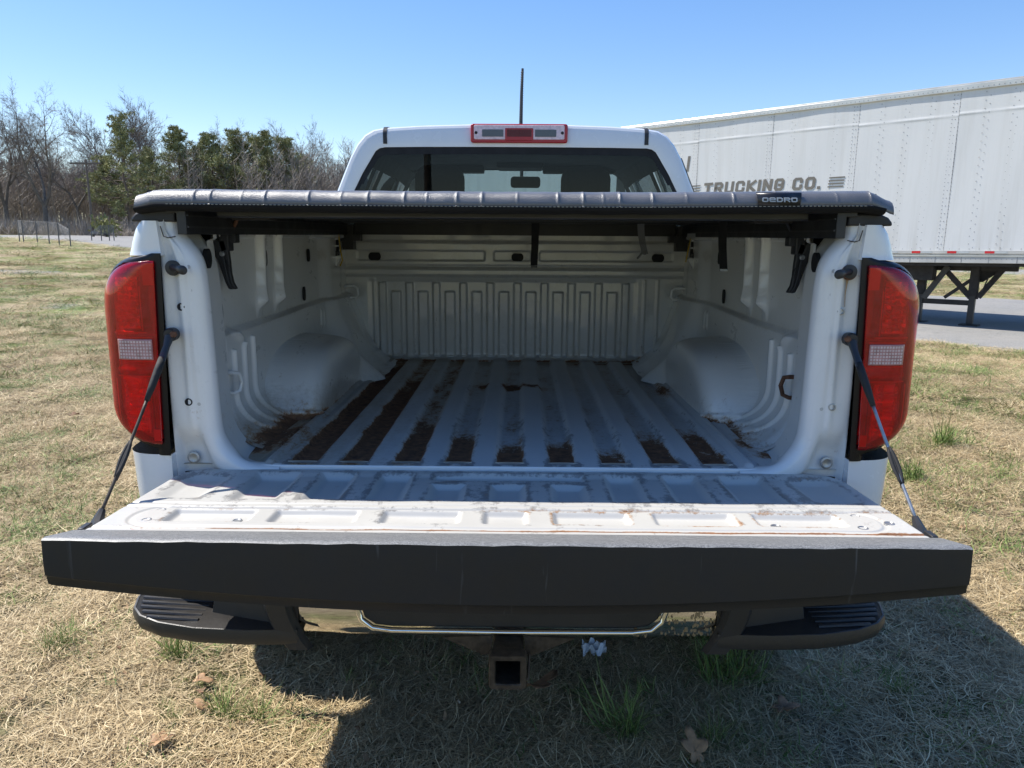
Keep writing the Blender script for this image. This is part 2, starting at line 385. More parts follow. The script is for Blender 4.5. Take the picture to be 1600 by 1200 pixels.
green_m = blade_mat('green_grass', (.07, .12, .025), (.16, .24, .055), (.34, .41, .13))
brush_m = blade_mat('brush_stems', (.26, .225, .19), (.38, .325, .265), (.5, .43, .34))
def clump(n, rad, L0, L1, flat, wid, tl=(0, 1), segs=3, tall=0, elm=1.25):
    v = []; fc = []; tn = []
    for _ in range(n):
        a = random.uniform(0, 6.28); rr = rad*math.sqrt(random.random()); x, y = rr*math.cos(a), rr*math.sin(a)
        d = random.uniform(0, 6.28); Ln = random.uniform(L0, L1); el = random.random()**flat*elm+.01
        z = random.uniform(0, .012)*(1 if not tall else 0); bend = random.uniform(-.9, .5); turn = random.uniform(-1.9, 1.9) if not tall else random.uniform(-.7, .7)
        w = wid*random.uniform(.6, 1.3); t = random.uniform(*tl); b0 = len(v)
        for k in range(segs+1):
            ww = w*(1-(k/segs)**2*.85)
            px, py = -math.sin(d)*ww, math.cos(d)*ww
            v += [(x+px, y+py, z), (x-px, y-py, z)]; tn += [t, t]
            st = Ln/segs; x += math.cos(d)*math.cos(el)*st; y += math.sin(d)*math.cos(el)*st; z = max(.001, z+math.sin(el)*st); el += bend/segs; d += turn/segs
        fc += [(b0+2*k, b0+2*k+1, b0+2*k+3, b0+2*k+2) for k in range(segs)]
    m = MB(); m.v = v; m.f = fc; m.a = {'tint': tn}; return m
def scatter_pts(bands, dens_fn=None, half=R(41)):
    out = []
    for r0, r1, d, s in bands:
        n = int(d*half*(r1*r1-r0*r0)); rr = np.sqrt(rng.uniform(r0*r0, r1*r1, n)); th = rng.uniform(-half, half, n)
        x = .02+rr*np.sin(th); y = -1.6+rr*np.cos(th); u_, s_ = US(x, y)
        k = ~((s_ > SN-.1) & (s_ < SF+.2))
        if dens_fn is not None: k &= rng.random(n) < dens_fn(x, y)
        out.append(np.stack([x[k], y[k], np.full(k.sum(), s)], -1))
    return np.concatenate(out)
def greenness(x, y): return sst(-.5, .45, wob(x, y*1.5, .8, 3)+.5*wob(x, y, 2.3, 5))
gmask = gravel
def patchy(x, y):
    u_, s_ = US(x, y); return 1-.85*np.clip(gravel(u_, s_), 0, 1)
def do_scatter(name, protos, pts, label, tilt=.15, zs=(.7, 1.3), zo=0, zfix=False):
    n = len(pts); P = np.stack([pts[:, 0], pts[:, 1], hgt(pts[:, 0], pts[:, 1])+zo], -1)
    rot = np.stack([rng.normal(0, tilt, n), rng.normal(0, tilt, n), rng.uniform(0, 6.28, n)], -1)
    k = rng.uniform(.75, 1.25, n)*pts[:, 2]; kz = k/np.maximum(1, pts[:, 2])**(.75 if zfix else 0)
    sc = np.stack([k, k, kz*rng.uniform(*zs, n)], -1)
    return scatter(name, protos, P, rot, sc, rng.integers(0, len(protos), n), label)
dp = [clump(340, .17, .02, .085, 2.0, .00095, segs=4, elm=.42).mesh('dead_grass_clump', straw_m, 0) for _ in range(6)]
bands = [(1.3, 3.6, 95, 1), (3.6, 7, 55, 1.15), (7, 13, 26, 1.5), (13, 26, 6.5, 2.3), (26, 50, 1.3, 3.8)]
do_scatter('dead_grass', dp, scatter_pts(bands, patchy), 'matted dry straw coloured grass covering the field', zs=(.7, 1.3), tilt=.07, zfix=True)
gp = [clump(80, .13, .03, .09, .9, .0013, tall=1, elm=1.0).mesh('green_grass_clump', green_m, 0) for _ in range(5)]
do_scatter('green_grass', gp, scatter_pts([(1.3, 3.6, 60, .8), (3.6, 7, 70, 1.1), (7, 13, 34, 1.6), (13, 26, 10, 2.6), (26, 50, 2.2, 4)], lambda x, y: greenness(x, y)*patchy(x, y)*.8+.14), 'fresh green grass blades growing through the dry lawn', zs=(.5, 1.0), zfix=True)
bp = [clump(60, .05, .08, .2, .45, .0016, tall=1).mesh('grass_tuft_clump', green_m, 0) for _ in range(4)]
tuft_xy = [(-1.08, .6, .7), (-.788, .30, .55), (.715, .49, .95), (.325, .29, .9), (.55, .2, .7), (-1.486, .68, .7), (2.88, 3.25, 1.2), (2.3, 2.5, .8), (1.6, 1.5, .5), (1.2, .5, .5), (-.95, .27, .35)]
tp_ = np.array([(x+rng.normal(0, .03), y+rng.normal(0, .03), s) for x, y, s in tuft_xy for _ in range(3)])
do_scatter('tall_grass', bp, tp_, 'taller green grass tufts standing in the lawn behind the bumper', zs=(.8, 1.2))

# ================================================================== the pickup truck
T = root('pickup_truck', (0, 1.8, 0), 'white pickup truck seen from behind with its tailgate down and rusty ribbed bed', 'truck')
VC = [-.477, -.359, -.238, -.12, .001, .124, .246, .364, .481]
VL = [1.25, .95, .42, .30, .27, .26, .2, .34, .42]
# ---- bed floor
fx = np.linspace(-.74, .74, 260); fy = np.concatenate([np.linspace(.028, .12, 24), np.linspace(.13, 1.565, 110)])
def valley(X):
    d = np.min(np.abs(X[..., None]-np.array(VC)), -1); return 1-sst(.021, .037, d)
def ffloor(X, Y):
    val = valley(X)*sst(.045, .085, Y)*(1-.9*sst(1.53, 1.56, Y))*(np.abs(X) < .52)
    z = .846-.014*val-.003*(np.abs(X) > .575)*sst(.05, .1, Y)
    z = z+.007*(1-sst(.008, .014, np.abs(np.abs(X)-.548)))*sst(.03, .05, Y)
    z = z-.004*(np.abs(np.abs(X)-.565) < .006)
    return X, Y, z+.0012*wob(X, Y, 9, 2)
def frust(X, Y):
    r_ = np.zeros_like(X)
    for c, L in zip(VC, VL):
        r_ += (1-sst(.026, .034, np.abs(X-c-.004*wob(X, Y, 20, 4))))*(1-sst(L*.45, L*1.25, Y-.05))*sst(.05, .075, Y)*(.74+.22*wob(X*6, Y*4, 2.1, c*9)-.14*sst(L*.3, L, Y)+(.14 if c < -.3 else 0))
    for cx, cy, rx, ry, w in [(-.005, .98, .035, .05, .95), (.07, .97, .035, .035, .95), (-.1, 1.0, .02, .03, .7), (-.66, .17, .1, .05, .9), (-.62, .3, .07, .12, .75), (.64, .14, .05, .03, .9), (.6, .26, .03, .06, .85), (.52, .95, .02, .2, .6), (.66, 1.42, .08, .07, 1.), (-.63, .5, .08, .04, .8), (.43, 1.5, .2, .012, .8)]:
        r_ += w*np.exp(-((X-cx)/rx)**2-((Y-cy)/ry)**2)
    r_ += .75*sst(1.545, 1.56, Y)
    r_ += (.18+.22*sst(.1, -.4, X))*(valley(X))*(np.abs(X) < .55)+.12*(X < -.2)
    return np.minimum(r_, 1.05)
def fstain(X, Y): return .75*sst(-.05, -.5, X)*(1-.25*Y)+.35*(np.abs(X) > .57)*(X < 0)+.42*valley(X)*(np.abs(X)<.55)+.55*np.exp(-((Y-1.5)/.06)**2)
def fworn(X, Y): return .22*valley(X)+.45*np.exp(-((np.abs(np.min(np.abs(X[..., None]-np.array(VC)), -1)-.033))/.01)**2)+.3*np.exp(-((Y-.05)/.04)**2)+.2*(Y < .5)
MB().grid(fx, fy, ffloor, {'rust': frust, 'stain': fstain, 'worn': fworn}).build('bed_floor', floor_m, T, 180, label='ribbed bed floor with rust in its channels')
MB().bb(-.74, .74, .031, 1.56, .79, .8275).build('floor_underside', under_m, T)
MB().loft([[(x, y, z) for y, z in ((.0285, .8462), (.0268, .8455), (.0262, .842), (.0262, .80))] for x in np.linspace(-.56, .56, 30)]).build('floor_rear_lip', bed_m, T, 60)
# crescent lips at the channel ends
for c in VC:
    rg = []; lip = MB()
    for t in np.linspace(0, 1, 6):
        rg.append([(c+.034*math.cos(a)*(1-.0*t), .052+.016*math.sin(a)*(.35+.65*t)+.004, .8468-.0135*t**1.4*(.4+.6*math.sin(a))) for a in np.linspace(0.05, math.pi-.05, 12)])
    lip.loft(rg).build('channel_lip', bed_m, T, 180)

# ---- bulkhead
bx = np.linspace(-.72, .73, 420); bz = np.linspace(.835, 1.372, 190)
tall_ = [-.357-.112+.112*i-.03 for i in range(10)]
tall_ = [(-.555+.1135*i) for i in range(10)]
shrt = [(-.555+.057+.1135*i) for i in range(9)]
def fbulk(X, Z):
    y = np.zeros_like(X)
    for c in tall_: y -= .013*rrect(X, Z, c-.0175, c+.0175, .852, 1.168, .006, .006)[0]
    for c in shrt: y -= .013*rrect(X, Z, c-.0235, c+.0235, .852, 1.13, .006, .006)[0]
    y += .006*rrect(X, Z, -.62, .52, .845, 1.185, .02, .02)[0]
    y -= .012*sst(1.185, 1.20, Z)*(1-sst(1.215, 1.235, Z))     # long bead
    y -= .006*sst(1.232, 1.24, Z)
    for a, b in ((-.66, -.12), (-.09, .07), (.10, .66)): y += .005*rrect(X, Z, a, b, 1.252, 1.30, .012, .008)[0]
    y += .01*sst(1.325, 1.34, Z)*.5
    for a in (-.59, .545, .60): y -= .004*(1-sst(.003, .008, np.abs(X-a)))*(Z < 1.18)
    y -= .035*(1-sst(.836, .862, Z))**2
    y += .003*wob(X, Z, 4, 1)+.0003*wob(X, Z, 31, 3)
    return X, 1.562+y, Z
def brust(X, Z): return .75*(1-sst(.838, .848, Z))+.45*np.exp(-((X-.6)/.09)**2)*(1-sst(.84, .9, Z))
def bworn(X, Z): return .35*sum(np.exp(-((X-c-.006*wob(Z*6, Z, 3, i))/.0025)**2)*(1-sst(m-.03, m, Z)) for i, (c, m) in enumerate([(-.52, 1.05), (-.33, 1.1), (-.27, 1.0), (.09, 1.2), (.115, 1.05), (.545, 1.25), (-.42, 1.3)]))*1.9
BH = MB().grid(bx, bz, fbulk, {'rust': brust, 'worn': bworn, 'stain': lambda X, Z: .35*(1-sst(.85, 1.0, Z))}).build('bulkhead', gloss_m, T, 180)
for x in (-.582, .012, .594):
    rg = [(x+math.copysign(.012, math.cos(a))+.013*math.cos(a), 1.2715+.0165*math.sin(a)) for a in np.linspace(0, 2*math.pi, 24, endpoint=False)+.01]
    MB().prism(rg, 'Y', 1.546, 1.556).build('drain_hole', dark, BH)
MB().bb(-.80, .80, 1.585, 1.60, .6, 1.38).build('bed_front_wall', paint, T)

# ---- side walls
def side(sg):
    Z = np.concatenate([np.linspace(.838, .96, 40), np.linspace(.964, 1.372, 170)]); Y = np.linspace(.17, 1.56, 420)
    def xin(Yv, Zv):
        x = np.full_like(Yv, .722)
        x -= .019*(1-sst(1.112, 1.126, Zv+.003*wob(Yv, 0*Yv, 3)))*sst(.19, .23, Yv)          # shelf
        x += .014*sst(1.238, 1.246, Zv-.03*(Yv-.6)*0)*(1-sst(1.08, 1.12, Yv))*sst(.2, .22, Yv)
        x -= .016*sst(1.344, 1.349, Zv)
        x -= .014*(1-sst(.192, .198, Yv))
        for (a, b) in ((.225, .50), (.725, 1.07)): x += .005*rrect(Yv, Zv, a, b, 1.262, 1.325, .012, .006)[0]+.005*rrect(Yv, Zv, a, b, 1.15, 1.225, .012, .006)[0]
        rf_ = .125+0*Yv; zz = np.clip((.84+rf_-Zv)/rf_, 0, 1); x -= rf_*(1-np.sqrt(np.maximum(0, 1-zz**2)))*(1-.3*sst(1.1, 1.3, Yv))
        # wheel arch
        q = np.maximum(0, (Zv-.80)/.235)**2.6+np.abs((Yv-.80)/(.355))**2.6
        arch = np.sqrt(np.clip(1-q, 0, 1))
        bulge = .165*(1-(1-arch)**3.6)
        soft = .035*np.exp(-np.maximum(0, q-1)*3.5)*(Zv < 1.13)
        x = np.minimum(x, .722-bulge-soft*.35)
        # stake pockets
        for c, z0 in ((.535, 1.15), (.688, 1.145)):
            x -= .026*(1-sst(.006, .0095, np.abs(Yv-c-.004*sst(1.2, 1.3, Zv)+.008*np.exp(-((Zv-1.17)/.03)**2))))*sst(z0, z0+.03, Zv)
        for c in (.535, .688):
            x -= .008*(1-sst(.012, .03, np.abs(Yv-c)))*np.exp(-((Zv-1.165)/.03)**2)
        # J shaped beads behind the arch
        for i in range(3):
            yc = .262+.07*i; zc = .955; rad = .10-.0*i; top = 1.075+.008*i
            dv = np.abs(Yv-yc)+10*(Zv < zc+.0)+10*(Zv > top)
            dc = np.abs(np.hypot(Yv-(yc+rad), Zv-zc)-rad)+10*((Yv > yc+rad) | (Zv > zc))
            d = np.minimum(dv, dc); x -= .011*(1-sst(.003, .0095, d))
        for yc in (1.12, 1.16): x -= .006*(1-sst(.004, .010, np.abs(Yv-yc)))*sst(1.02, 1.04, Zv)*(1-sst(1.08, 1.1, Zv))
        # front corner: stake column and slanted gusset
        col_ = sst(1.17, 1.27, Yv); x -= .028*col_*(1-.4*sst(1.40, 1.5, Yv))
        g = np.clip((1.13-Zv)/.29, 0, 1); x -= (.105*g)*sst(1.22, 1.42, Yv+.25*g)
        # little ramps under the shelf
        x -= .014*np.exp(-((Yv-.30)/.035)**2-((Zv-1.105+.5*(Yv-.3))/.012)**2)
        x += .0025*wob(Yv, Zv, 5, sg)
        return x
    def fn(Yv, Zv): return sg*xin(Yv, Zv), Yv, Zv
    def wo(Yv, Zv): return .28*np.exp(-((Zv-1.122)/.004)**2)+.25*np.exp(-((Zv-1.345)/.004)**2)+.2*np.exp(-((Yv-.196)/.004)**2)+.12
    def ru(Yv, Zv):
        q = np.maximum(0, (Zv-.80)/.235)**2.6+np.abs((Yv-.80)/(.355))**2.6
        base = np.exp(-((Zv-.84)/.016)**2)*(.95 if sg < 0 else .45)
        gro = (1-sst(.84, .92, Zv))*.55*(1-sst(.5, .6, Yv))*(1 if sg < 0 else .4)
        return base*sst(.17, .3, Yv)*(1-.7*sst(.9, 1.1, Yv))+gro*.8
    def sta(Yv, Zv): return (.85 if sg < 0 else .35)*(1-sst(.84, 1.0, Zv))*(1-.5*sst(.6, 1, Yv))+.55*np.exp(-((Yv-1.2)/.05)**2-((Zv-1.29)/.03)**2)+.35*np.exp(-((Zv-1.12)/.03)**2)
    w = MB().grid(Y, Z, fn, {'rust': ru, 'stain': sta, 'worn': wo}).build('bed_side_wall', bed_m, T, 180)
    MB().prism([(.108+.015*math.cos(a), 1.305+.022*math.sin(a)) for a in np.linspace(0, 2*math.pi, 22, endpoint=False)], 'X', sg*.6805, sg*.690).build('oval_hole', dark, w)
    for (y, z, ry, rz) in ((.240, 1.167, .0165, .030), (.598, 1.292, .015, .024), (1.054, 1.288, .015, .022), (.976, 1.16, .013, .024)):
        xx = float(xin(np.array([[y]]), np.array([[z]]))[0, 0])
        MB().prism([(y+ry*math.copysign(abs(math.cos(a))**.7, math.cos(a)), z+rz*math.copysign(abs(math.sin(a))**.8, math.sin(a))) for a in np.linspace(0, 2*math.pi, 22, endpoint=False)], 'X', sg*(xx-.0055), sg*(xx-.001)).build('oval_hole', dark, w)
    # tie down loops
    m = MB(); y0, z0 = .212, .997
    m.tube([(sg*.705, y0-.0, z0+.026), (sg*.688, y0+.004, z0+.026), (sg*.678, y0+.018, z0+.022), (sg*.674, y0+.026, z0), (sg*.678, y0+.018, z0-.022), (sg*.688, y0+.004, z0-.026), (sg*.705, y0, z0-.026)], .0055, 8)
    m.build('tie_down_loop', rust_m if sg > 0 else bed_m, T, label='rusted tie-down loop' if sg > 0 else None)
    m = MB(); y0, z0 = 1.50, 1.13
    m.tube([(sg*.70, y0-.0, z0+.02), (sg*.66, y0, z0+.022), (sg*.648, y0, z0+.012), (sg*.645, y0, z0-.015), (sg*.655, y0, z0-.025), (sg*.70, y0, z0-.028)], .0055, 8).build('tie_down_loop', bed_m, T)
    # rear jamb round the bed opening
    inner = [(.702, 1.384), (.702, 1.37), (.700, 1.36), (.690, 1.347), (.674, 1.328), (.663, 1.305), (.657, 1.27), (.655, 1.18), (.653, 1.10), (.652, 1.03), (.650, .97)]
    inner += [(.552+.098*math.cos(a), .945+.098*math.sin(a)) for a in np.linspace(0, -math.pi/2, 9)][1:] + [(.52, .8465)]
    ox = lambda z: float(np.interp(z, [.8, .88, 1.31, 1.39], [.7500, .7530, .7465, .7450]))
    oz = [1.392, 1.378, 1.366, 1.352, 1.33, 1.305, 1.27, 1.18, 1.10, 1.03, .97, .93, .89, .86, .82, .795]
    outer = [(ox(z), z) for z in oz]+[(.735, .79), (.69, .79), (.61, .79), (.52, .79)]
    inner = inner[:len(outer)]
    rings = []
    for k, ((xi, zi), (xo, zo)) in enumerate(zip(inner, outer)):
        nx, nz = (xo-xi), (zo-zi); L = math.hypot(nx, nz); nx /= L; nz /= L
        def pt(wd, y): return (sg*(xi+nx*wd), y, zi+nz*wd)
        low = 1 if k >= 10 else 0
        ring = [pt(.036, .19), pt(.032, .13), pt(.028, .088), pt(.016, .070), (sg*xi, .048, zi), pt(.001, .030), pt(.008, .018), pt(.018, .011), pt(.026, .010)]
        for t_ in np.linspace(.35, 1, 8):
            wd = max(.027, L*t_)
            y = .010+.004*math.sin(t_*9+k*.2)*(k < 10)
            if k >= 12 and .35 < t_ < .97: y += .026
            if 4 <= k <= 10 and abs(t_-.536) < .06: y -= .006
            if 4 <= k <= 10 and abs(t_-.44) < .06: y += .002
            if k < 4 : y -= .006*t_
            ring.append(pt(wd, y))
        ring.append(pt(L+.001, .03)); ring.append(pt(L+.001, .10))
        if low and k > 14: ring = [(p[0], p[1] if p[1] < .1 else p[1], min(p[2], .8465) if i < 5 else p[2]) for i, p in enumerate(ring)]
        rings.append(ring)
    J = MB().loft(rings)
    # subdivide for roundness through modifier
    j = J.build('rear_jamb', bed_m, T, 180)
    md = j.modifiers.new('smooth', 'SUBSURF'); md.levels = md.render_levels = 2
    # panel strip between jamb and wall
    sw = MB()
    for z in np.linspace(.99, 1.29, 7): sw.lathe((sg*.686, .0095, z), (0, -1, 0), [(0, .0042), (.0006, .0036), (.0002, .0001)], 10)
    for y in np.linspace(.24, 1.1, 15): sw.lathe((sg*.7058, y, 1.3575), (-sg, 0, 0), [(0, .0045), (.0007, .0038), (.0002, .0001)], 10)
    sw.build('spot_welds', MATS['weld_spot'] if 'weld_spot' in MATS else mat('weld_spot', (.5, .49, .46), .5), j, kind='stuff')
    # striker
    st = MB(); c = (sg*.715, -.0, 1.29)
    st.lathe(c, (0, -1, 0), [(-.01, .0001), (-.01, .0135), (.003, .0145), (.006, .0145), (.007, .0065), (.034, .0065), (.035, .0095), (.044, .0095), (.046, .006), (.046, .0001)], 20)
    # the pin leans inwards
    st.v = [(p[0]-sg*max(0, -p[1]-.006)*1.05, p[1], p[2]-max(0, -p[1])*.1) for p in st.v]
    s_ = st.build('latch_striker', blk if sg < 0 else blk, j)
    MB().lathe((sg*.7155, .0015, 1.288), (0, -1, 0), [(0, .0001), (.001, .0165), (.002, .0165), (.0021, .0001)], 20).build('washer', blk if sg < 0 else rust_m, j)
    for z in (1.205, .995):
        MB().lathe((sg*.708, .009, z), (0, -1, 0), [(0, .0085), (.0025, .0085), (.003, .006), (.0005, .005), (.0005, .0001)], 16).build('bolt', gal if sg > 0 else dark, j)
    MB().lathe((sg*.715, .028, .862), (0, -1, 0), [(0, .014), (.003, .014), (.004, .010), (.002, .004), (.002, .0001)], 18).build('bolt', gal, j)
    # weld seam lines on top of the jamb
    MB().tube([(sg*.706, .0035, 1.354), (sg*.722, .003, 1.351), (sg*.731, .0025, 1.354), (sg*.7355, .001, 1.375)], .0012, 5).build('weld_seam', brown_steel, j)
    # black cap on the bed rail
    MB().prism([(.705, 1.384), (.799, 1.384), (.797, 1.392), (.789, 1.401), (.775, 1.407), (.76, 1.409), (.705, 1.409)], 'Y', .004, 1.58).build('rail_cap', trim, T, bevel=.004)
    cp = bpy.data.objects['rail_cap'] if sg < 0 else [o for o in bpy.data.objects if o.name.startswith('rail_cap')][-1]
    if sg < 0: cp.data.transform(Matrix.Scale(-1, 4, (1, 0, 0))); cp.data.flip_normals()
    cp.data.transform(Matrix.Translation((0, 0, 0)))
    # outer skin with corner
    def xo(z): return np.interp(z, [.5, .7, .80, .88, .95, 1.12, 1.25, 1.31, 1.345, 1.37, 1.386], [.84, .86, .868, .872, .885, .892, .868, .836, .824, .812, .797])
    zs = np.concatenate([np.linspace(.58, .87, 14), [.874, .878], np.linspace(.90, 1.30, 24), [1.314, 1.319], np.linspace(1.325, 1.386, 8)])
    xs0 = lambda z: float(np.interp(z, [.8, .88, 1.31, 1.39], [.752, .751, .736, .742]))
    cu = np.linspace(0, 1, 14); flat_y = np.concatenate([np.linspace(.16, .4, 7), np.linspace(.42, 1.28, 36), np.linspace(1.3, 1.6, 8)])
    ridge = lambda z: .006*math.exp(-((z-1.30)/.012)**2)
    rows = []
    for z in zs:
        X0 = float(xo(z)); row = []
        for t_ in cu:
            a = t_*math.pi/2; e = .62
            row.append((sg*(xs0(z)+(X0-xs0(z))*math.sin(a)**e), -.006-ridge(z)+.145*(1-math.cos(a)**e), z))
        row[0] = (sg*(xs0(z)-.0005), .03, z); row.insert(1, (sg*(xs0(z)-.0003), -.004-ridge(z), z))
        for y in flat_y: row.append((sg*(X0+.012*math.exp(-((y-.85)/.5)**2)*(z < 1.2)), y, z))
        rows.append(row)
    nC = len(cu)+1
    def skip(i, k):
        z = (zs[i]+zs[min(i+1, len(zs)-1)])/2
        if k < nC+1 and .876 < z < 1.3165: return True
        if k >= nC:
            y0 = rows[0][k][1]; y1 = rows[0][min(k+1, len(rows[0])-1)][1]; y = (y0+y1)/2
            if math.hypot((y-.85), (z-.40)) < .43: return True
        return False
    MB().loft(rows, skip=skip).build('bed_outer_panel', paint, T, 40)
    # wheel well lining
    MB().loft([[(sg*x, .85+.435*math.cos(a), .40+.435*math.sin(a)) for a in np.linspace(-.1, math.pi+.1, 28)] for x in (.62, .885)]).build('wheel_well', under_m, T, 180)
    MB().bb(sg*.60, sg*.62, .3, 1.4, .5, .80).build('inner_well_wall', under_m, T)
    MB().bb(sg*.745, sg*.755, .12, 1.57, .80, 1.37).build('inner_fender', dark, T)
    # ---- tail lamp
    lamp = MB()
    ZB, ZT = .905, 1.303
    def lx(z, grow=0):
        zt = np.clip((z-(1.19))/(ZT+grow-1.19), 0, 1); zb = np.clip(((.99)-z)/(.99-ZB+grow), 0, 1)
        base = .893+grow*.6; return np.where(zt > 0, .775+(base-.775)*np.maximum(0, 1-zt**2.7)**(1/2.7), np.where(zb > 0, .80+(base-.80)*np.sqrt(np.maximum(0, 1-zb**2.2)), base))
    def surf(u_, z, x0, off, grow=0):
        X0 = lx(z, grow)+off; a = np.clip(u_, 0, 1)*math.pi/2; e = .55
        x = x0+(X0-x0)*np.sin(a)**e; y = -.012-off+.15*(1-np.cos(a)**e)
        yy = np.where(u_ > 1, y+(u_-1)*.2, y); xx = np.where(u_ > 1, X0-(u_-1)*.02, x)
        return sg*xx, yy, z
    U_ = np.concatenate([np.linspace(0, 1, 60)**1.8, np.linspace(1.05, 1.5, 6)])
    L_ = root('tail_lamp', (0, 1.8, 0)) ; L_.parent = T; L_.location = (0, 0, 0)
    def rim(u_, v_): # 0 at border 1 inside
        return sst(0, .06, u_)*sst(.0, .02, v_)*sst(0, .02, 1-v_)
    def house(u_, v_):
        z = .877+(1.319-.877)*v_; X, Y, Zz = surf(u_, z, .749-.014*v_, -.003, .012)
        d = rim(u_, v_)*.05; return X-sg*d*.6*np.clip(u_, 0, 1), Y+d, Zz
    MB().grid(U_, np.linspace(0, 1, 60), house).build('lamp_housing', blk, L_, 180)
    # black surround: narrow strips showing round the lens
    def surr(u_, v_):
        z = .877+(1.319-.877)*v_; return surf(u_, z, .749-.014*v_, -.0015, .012)
    def kk(u_, v_):
        z = .877+(1.319-.877)*v_; X, Y, Zz = surf(u_, z, .749-.014*v_, 0, .012)
        lxx = lx(np.clip(z, ZB, ZT)); return (z < ZB+.004) | (z > ZT-.004) | (np.abs(X) < .763-.014*v_) | (np.abs(X) > lxx-.006)
    MB().grid(U_, np.linspace(0, 1, 90), surr, keep=kk).build('lamp_surround', MATS['tail_black'] if 'tail_black' in MATS else mat('tail_black', (.008, .007, .009), .3, spec=.3), L_, 180)
    def patch(x0, x1, z0, z1, off, n=14):
        def fn(u_, v_):
            x = x0+(x1-x0)*u_; z = z0+(z1-z0)*v_; X0 = lx(z)+.0035
            xl = .7625-.014*(z-ZB)/(ZT-ZB); sn = np.clip((x-xl)/(X0-xl), 0, .999)**(1/.55); y = -.012-.0035+.15*(1-np.sqrt(1-sn**2)**.55); return sg*x, y-off, z
        return MB().grid(np.linspace(0, 1, n), np.linspace(0, 1, n), fn)
    def patch_(m, x0, x1, z0, z1, off):
        q = patch(x0, x1, z0, z1, off, 2); m.add(q.v, q.f)
    # inner reflector with relief
    def refl(u_, v_):
        z = .912+(1.296-.912)*v_; X, Y, Zz = surf(np.minimum(u_*.9, 1), z, .762-.014*v_, -.006, -.004); ax = np.abs(X)
        d = .012+0*X
        m1 = rrect(ax, z, .775, .845, 1.15, 1.285, .012, .008)[0]; m2 = rrect(ax, z, .778, .842, .925, 1.06, .012, .008)[0]
        d = d+.022*m1+.02*m2+.0012*np.sin(z*1150)*(m1+m2)+.0018*np.sin(ax*760)*(m1+m2)+.006*np.sin((ax-.77)*95)*m1+.005*np.exp(-((ax-.80-.1*(z-1.2))/.006)**2)*m1-.004*np.exp(-((np.hypot(ax-.815, z-1.20)-.026)/.003)**2)-.004*np.exp(-((np.hypot(ax-.812, z-.99)-.024)/.003)**2)
        d = d-.006*rrect(ax, z, .858, .868, .93, 1.27, .004, .004)[0]
        d = d-.008*np.exp(-((z-1.145)/.006)**2)-.008*np.exp(-((z-1.065)/.006)**2)
        return X, Y+d, Zz
    MB().grid(np.linspace(0, 1, 60), np.linspace(0, 1, 170), refl).build('reflector', MATS['dark_red_back'] if 'dark_red_back' in MATS else mat('dark_red_back', (.45, .012, .02), .3, spec=.8, var=.25, vscale=40), L_, 180)
    pnl = MB()
    for (a, b, c_, d_) in ((.789, .8475, 1.158, 1.268), (.789, .846, .932, 1.052)):
        q = patch(a, b, c_, d_, -.0115, 24); pnl.add([(x, y+.002*math.sin(z*700), z) for x, y, z in q.v], q.f)
    pnl.build('bright_reflector_panels', MATS['bright_red_panel'] if 'bright_red_panel' in MATS else mat('bright_red_panel', (1, .3, .4), .15, metal=.5, var=.1), L_, 40, kind='stuff')
    MB().lathe((sg*.82, .02, 1.205), (0, -1, 0), [(0, .014), (.015, .014), (.024, .009), (.027, .0001)], 14).build('bulb', silver, L_, 180)
    def lens(u_, v_):
        z = ZB+(ZT-ZB)*v_; return surf(u_, z, .7625-.014*v_, .0035)
    ln = MB().grid(U_, np.linspace(0, 1, 80), lens)
    ln.build('lens', lens_red, L_, 180, solid=.003)
    patch(.765, .842, 1.093, 1.137, .0024, 20).build('reversing_lens', MATS['smoky_clear'] if 'smoky_clear' in MATS else mat('smoky_clear', (.42, .2, .2), .15, coat=.6, var=.3, vscale=60), L_, 180, solid=.002)
    gr = MB()
    for i in range(6):
        for k in range(11): patch_(gr, .768+.0066*k, .768+.0066*k+.0045, 1.0955+i*.0067, 1.0955+i*.0067+.0045, .0036)
    gr.build('reversing_lens_facets', MATS['pink_frost'] if 'pink_frost' in MATS else mat('pink_frost', (.62, .46, .46), .12, coat=.8, var=.25, vscale=120), L_, 0, kind='stuff')
    for (a, b, c_, d_) in ((.751, .774, 1.252, 1.298), (.7635, .779, .912, .938)):
        patch(a, b, c_, d_, .0012, 5).build('corner_reflector', redref, L_, 180)
    for (a, b, c_, d_) in ((.775, .85, 1.150, 1.153), (.764, .845, 1.088, 1.0905), (.764, .845, 1.1395, 1.142), (.775, .85, 1.055, 1.058), (.782, .785, 1.155, 1.25), (.785, .788, .93, 1.05), (.855, .858, .95, 1.05)):
        patch(a, b, c_, d_, .0008, 6).build('lens_rib', redref, L_, 180)
    fc = MB(); rd = random.Random(3 if sg < 0 else 8)
    def facet(x, z, w_, h_, dep):
        q = patch(x, x+w_, z, z+h_, -dep, 2); tl = rd.uniform(-.004, .004); tr_ = rd.uniform(-.004, .004)
        q.v = [(p[0], p[1]+(tl if k % 2 else -tl)+(tr_ if k > 1 else -tr_), p[2]) for k, p in enumerate(q.v)]; fc.add(q.v, q.f)
    for k in range(15): facet(.800, .932+k*.0078, .010, .0068, .009)
    for k in range(15): facet(.836, .935+k*.0078, .006, .0068, .009)
    for a in range(5):
        for k in range(11): facet(.790+a*.011+.004*math.sin(k), 1.162+k*.0098, .0095, .0085, .010)
    fc.build('reflector_facets', silver, L_, 0, kind='stuff')
    db = MB()  # thin dark red rib strips set just under the lens
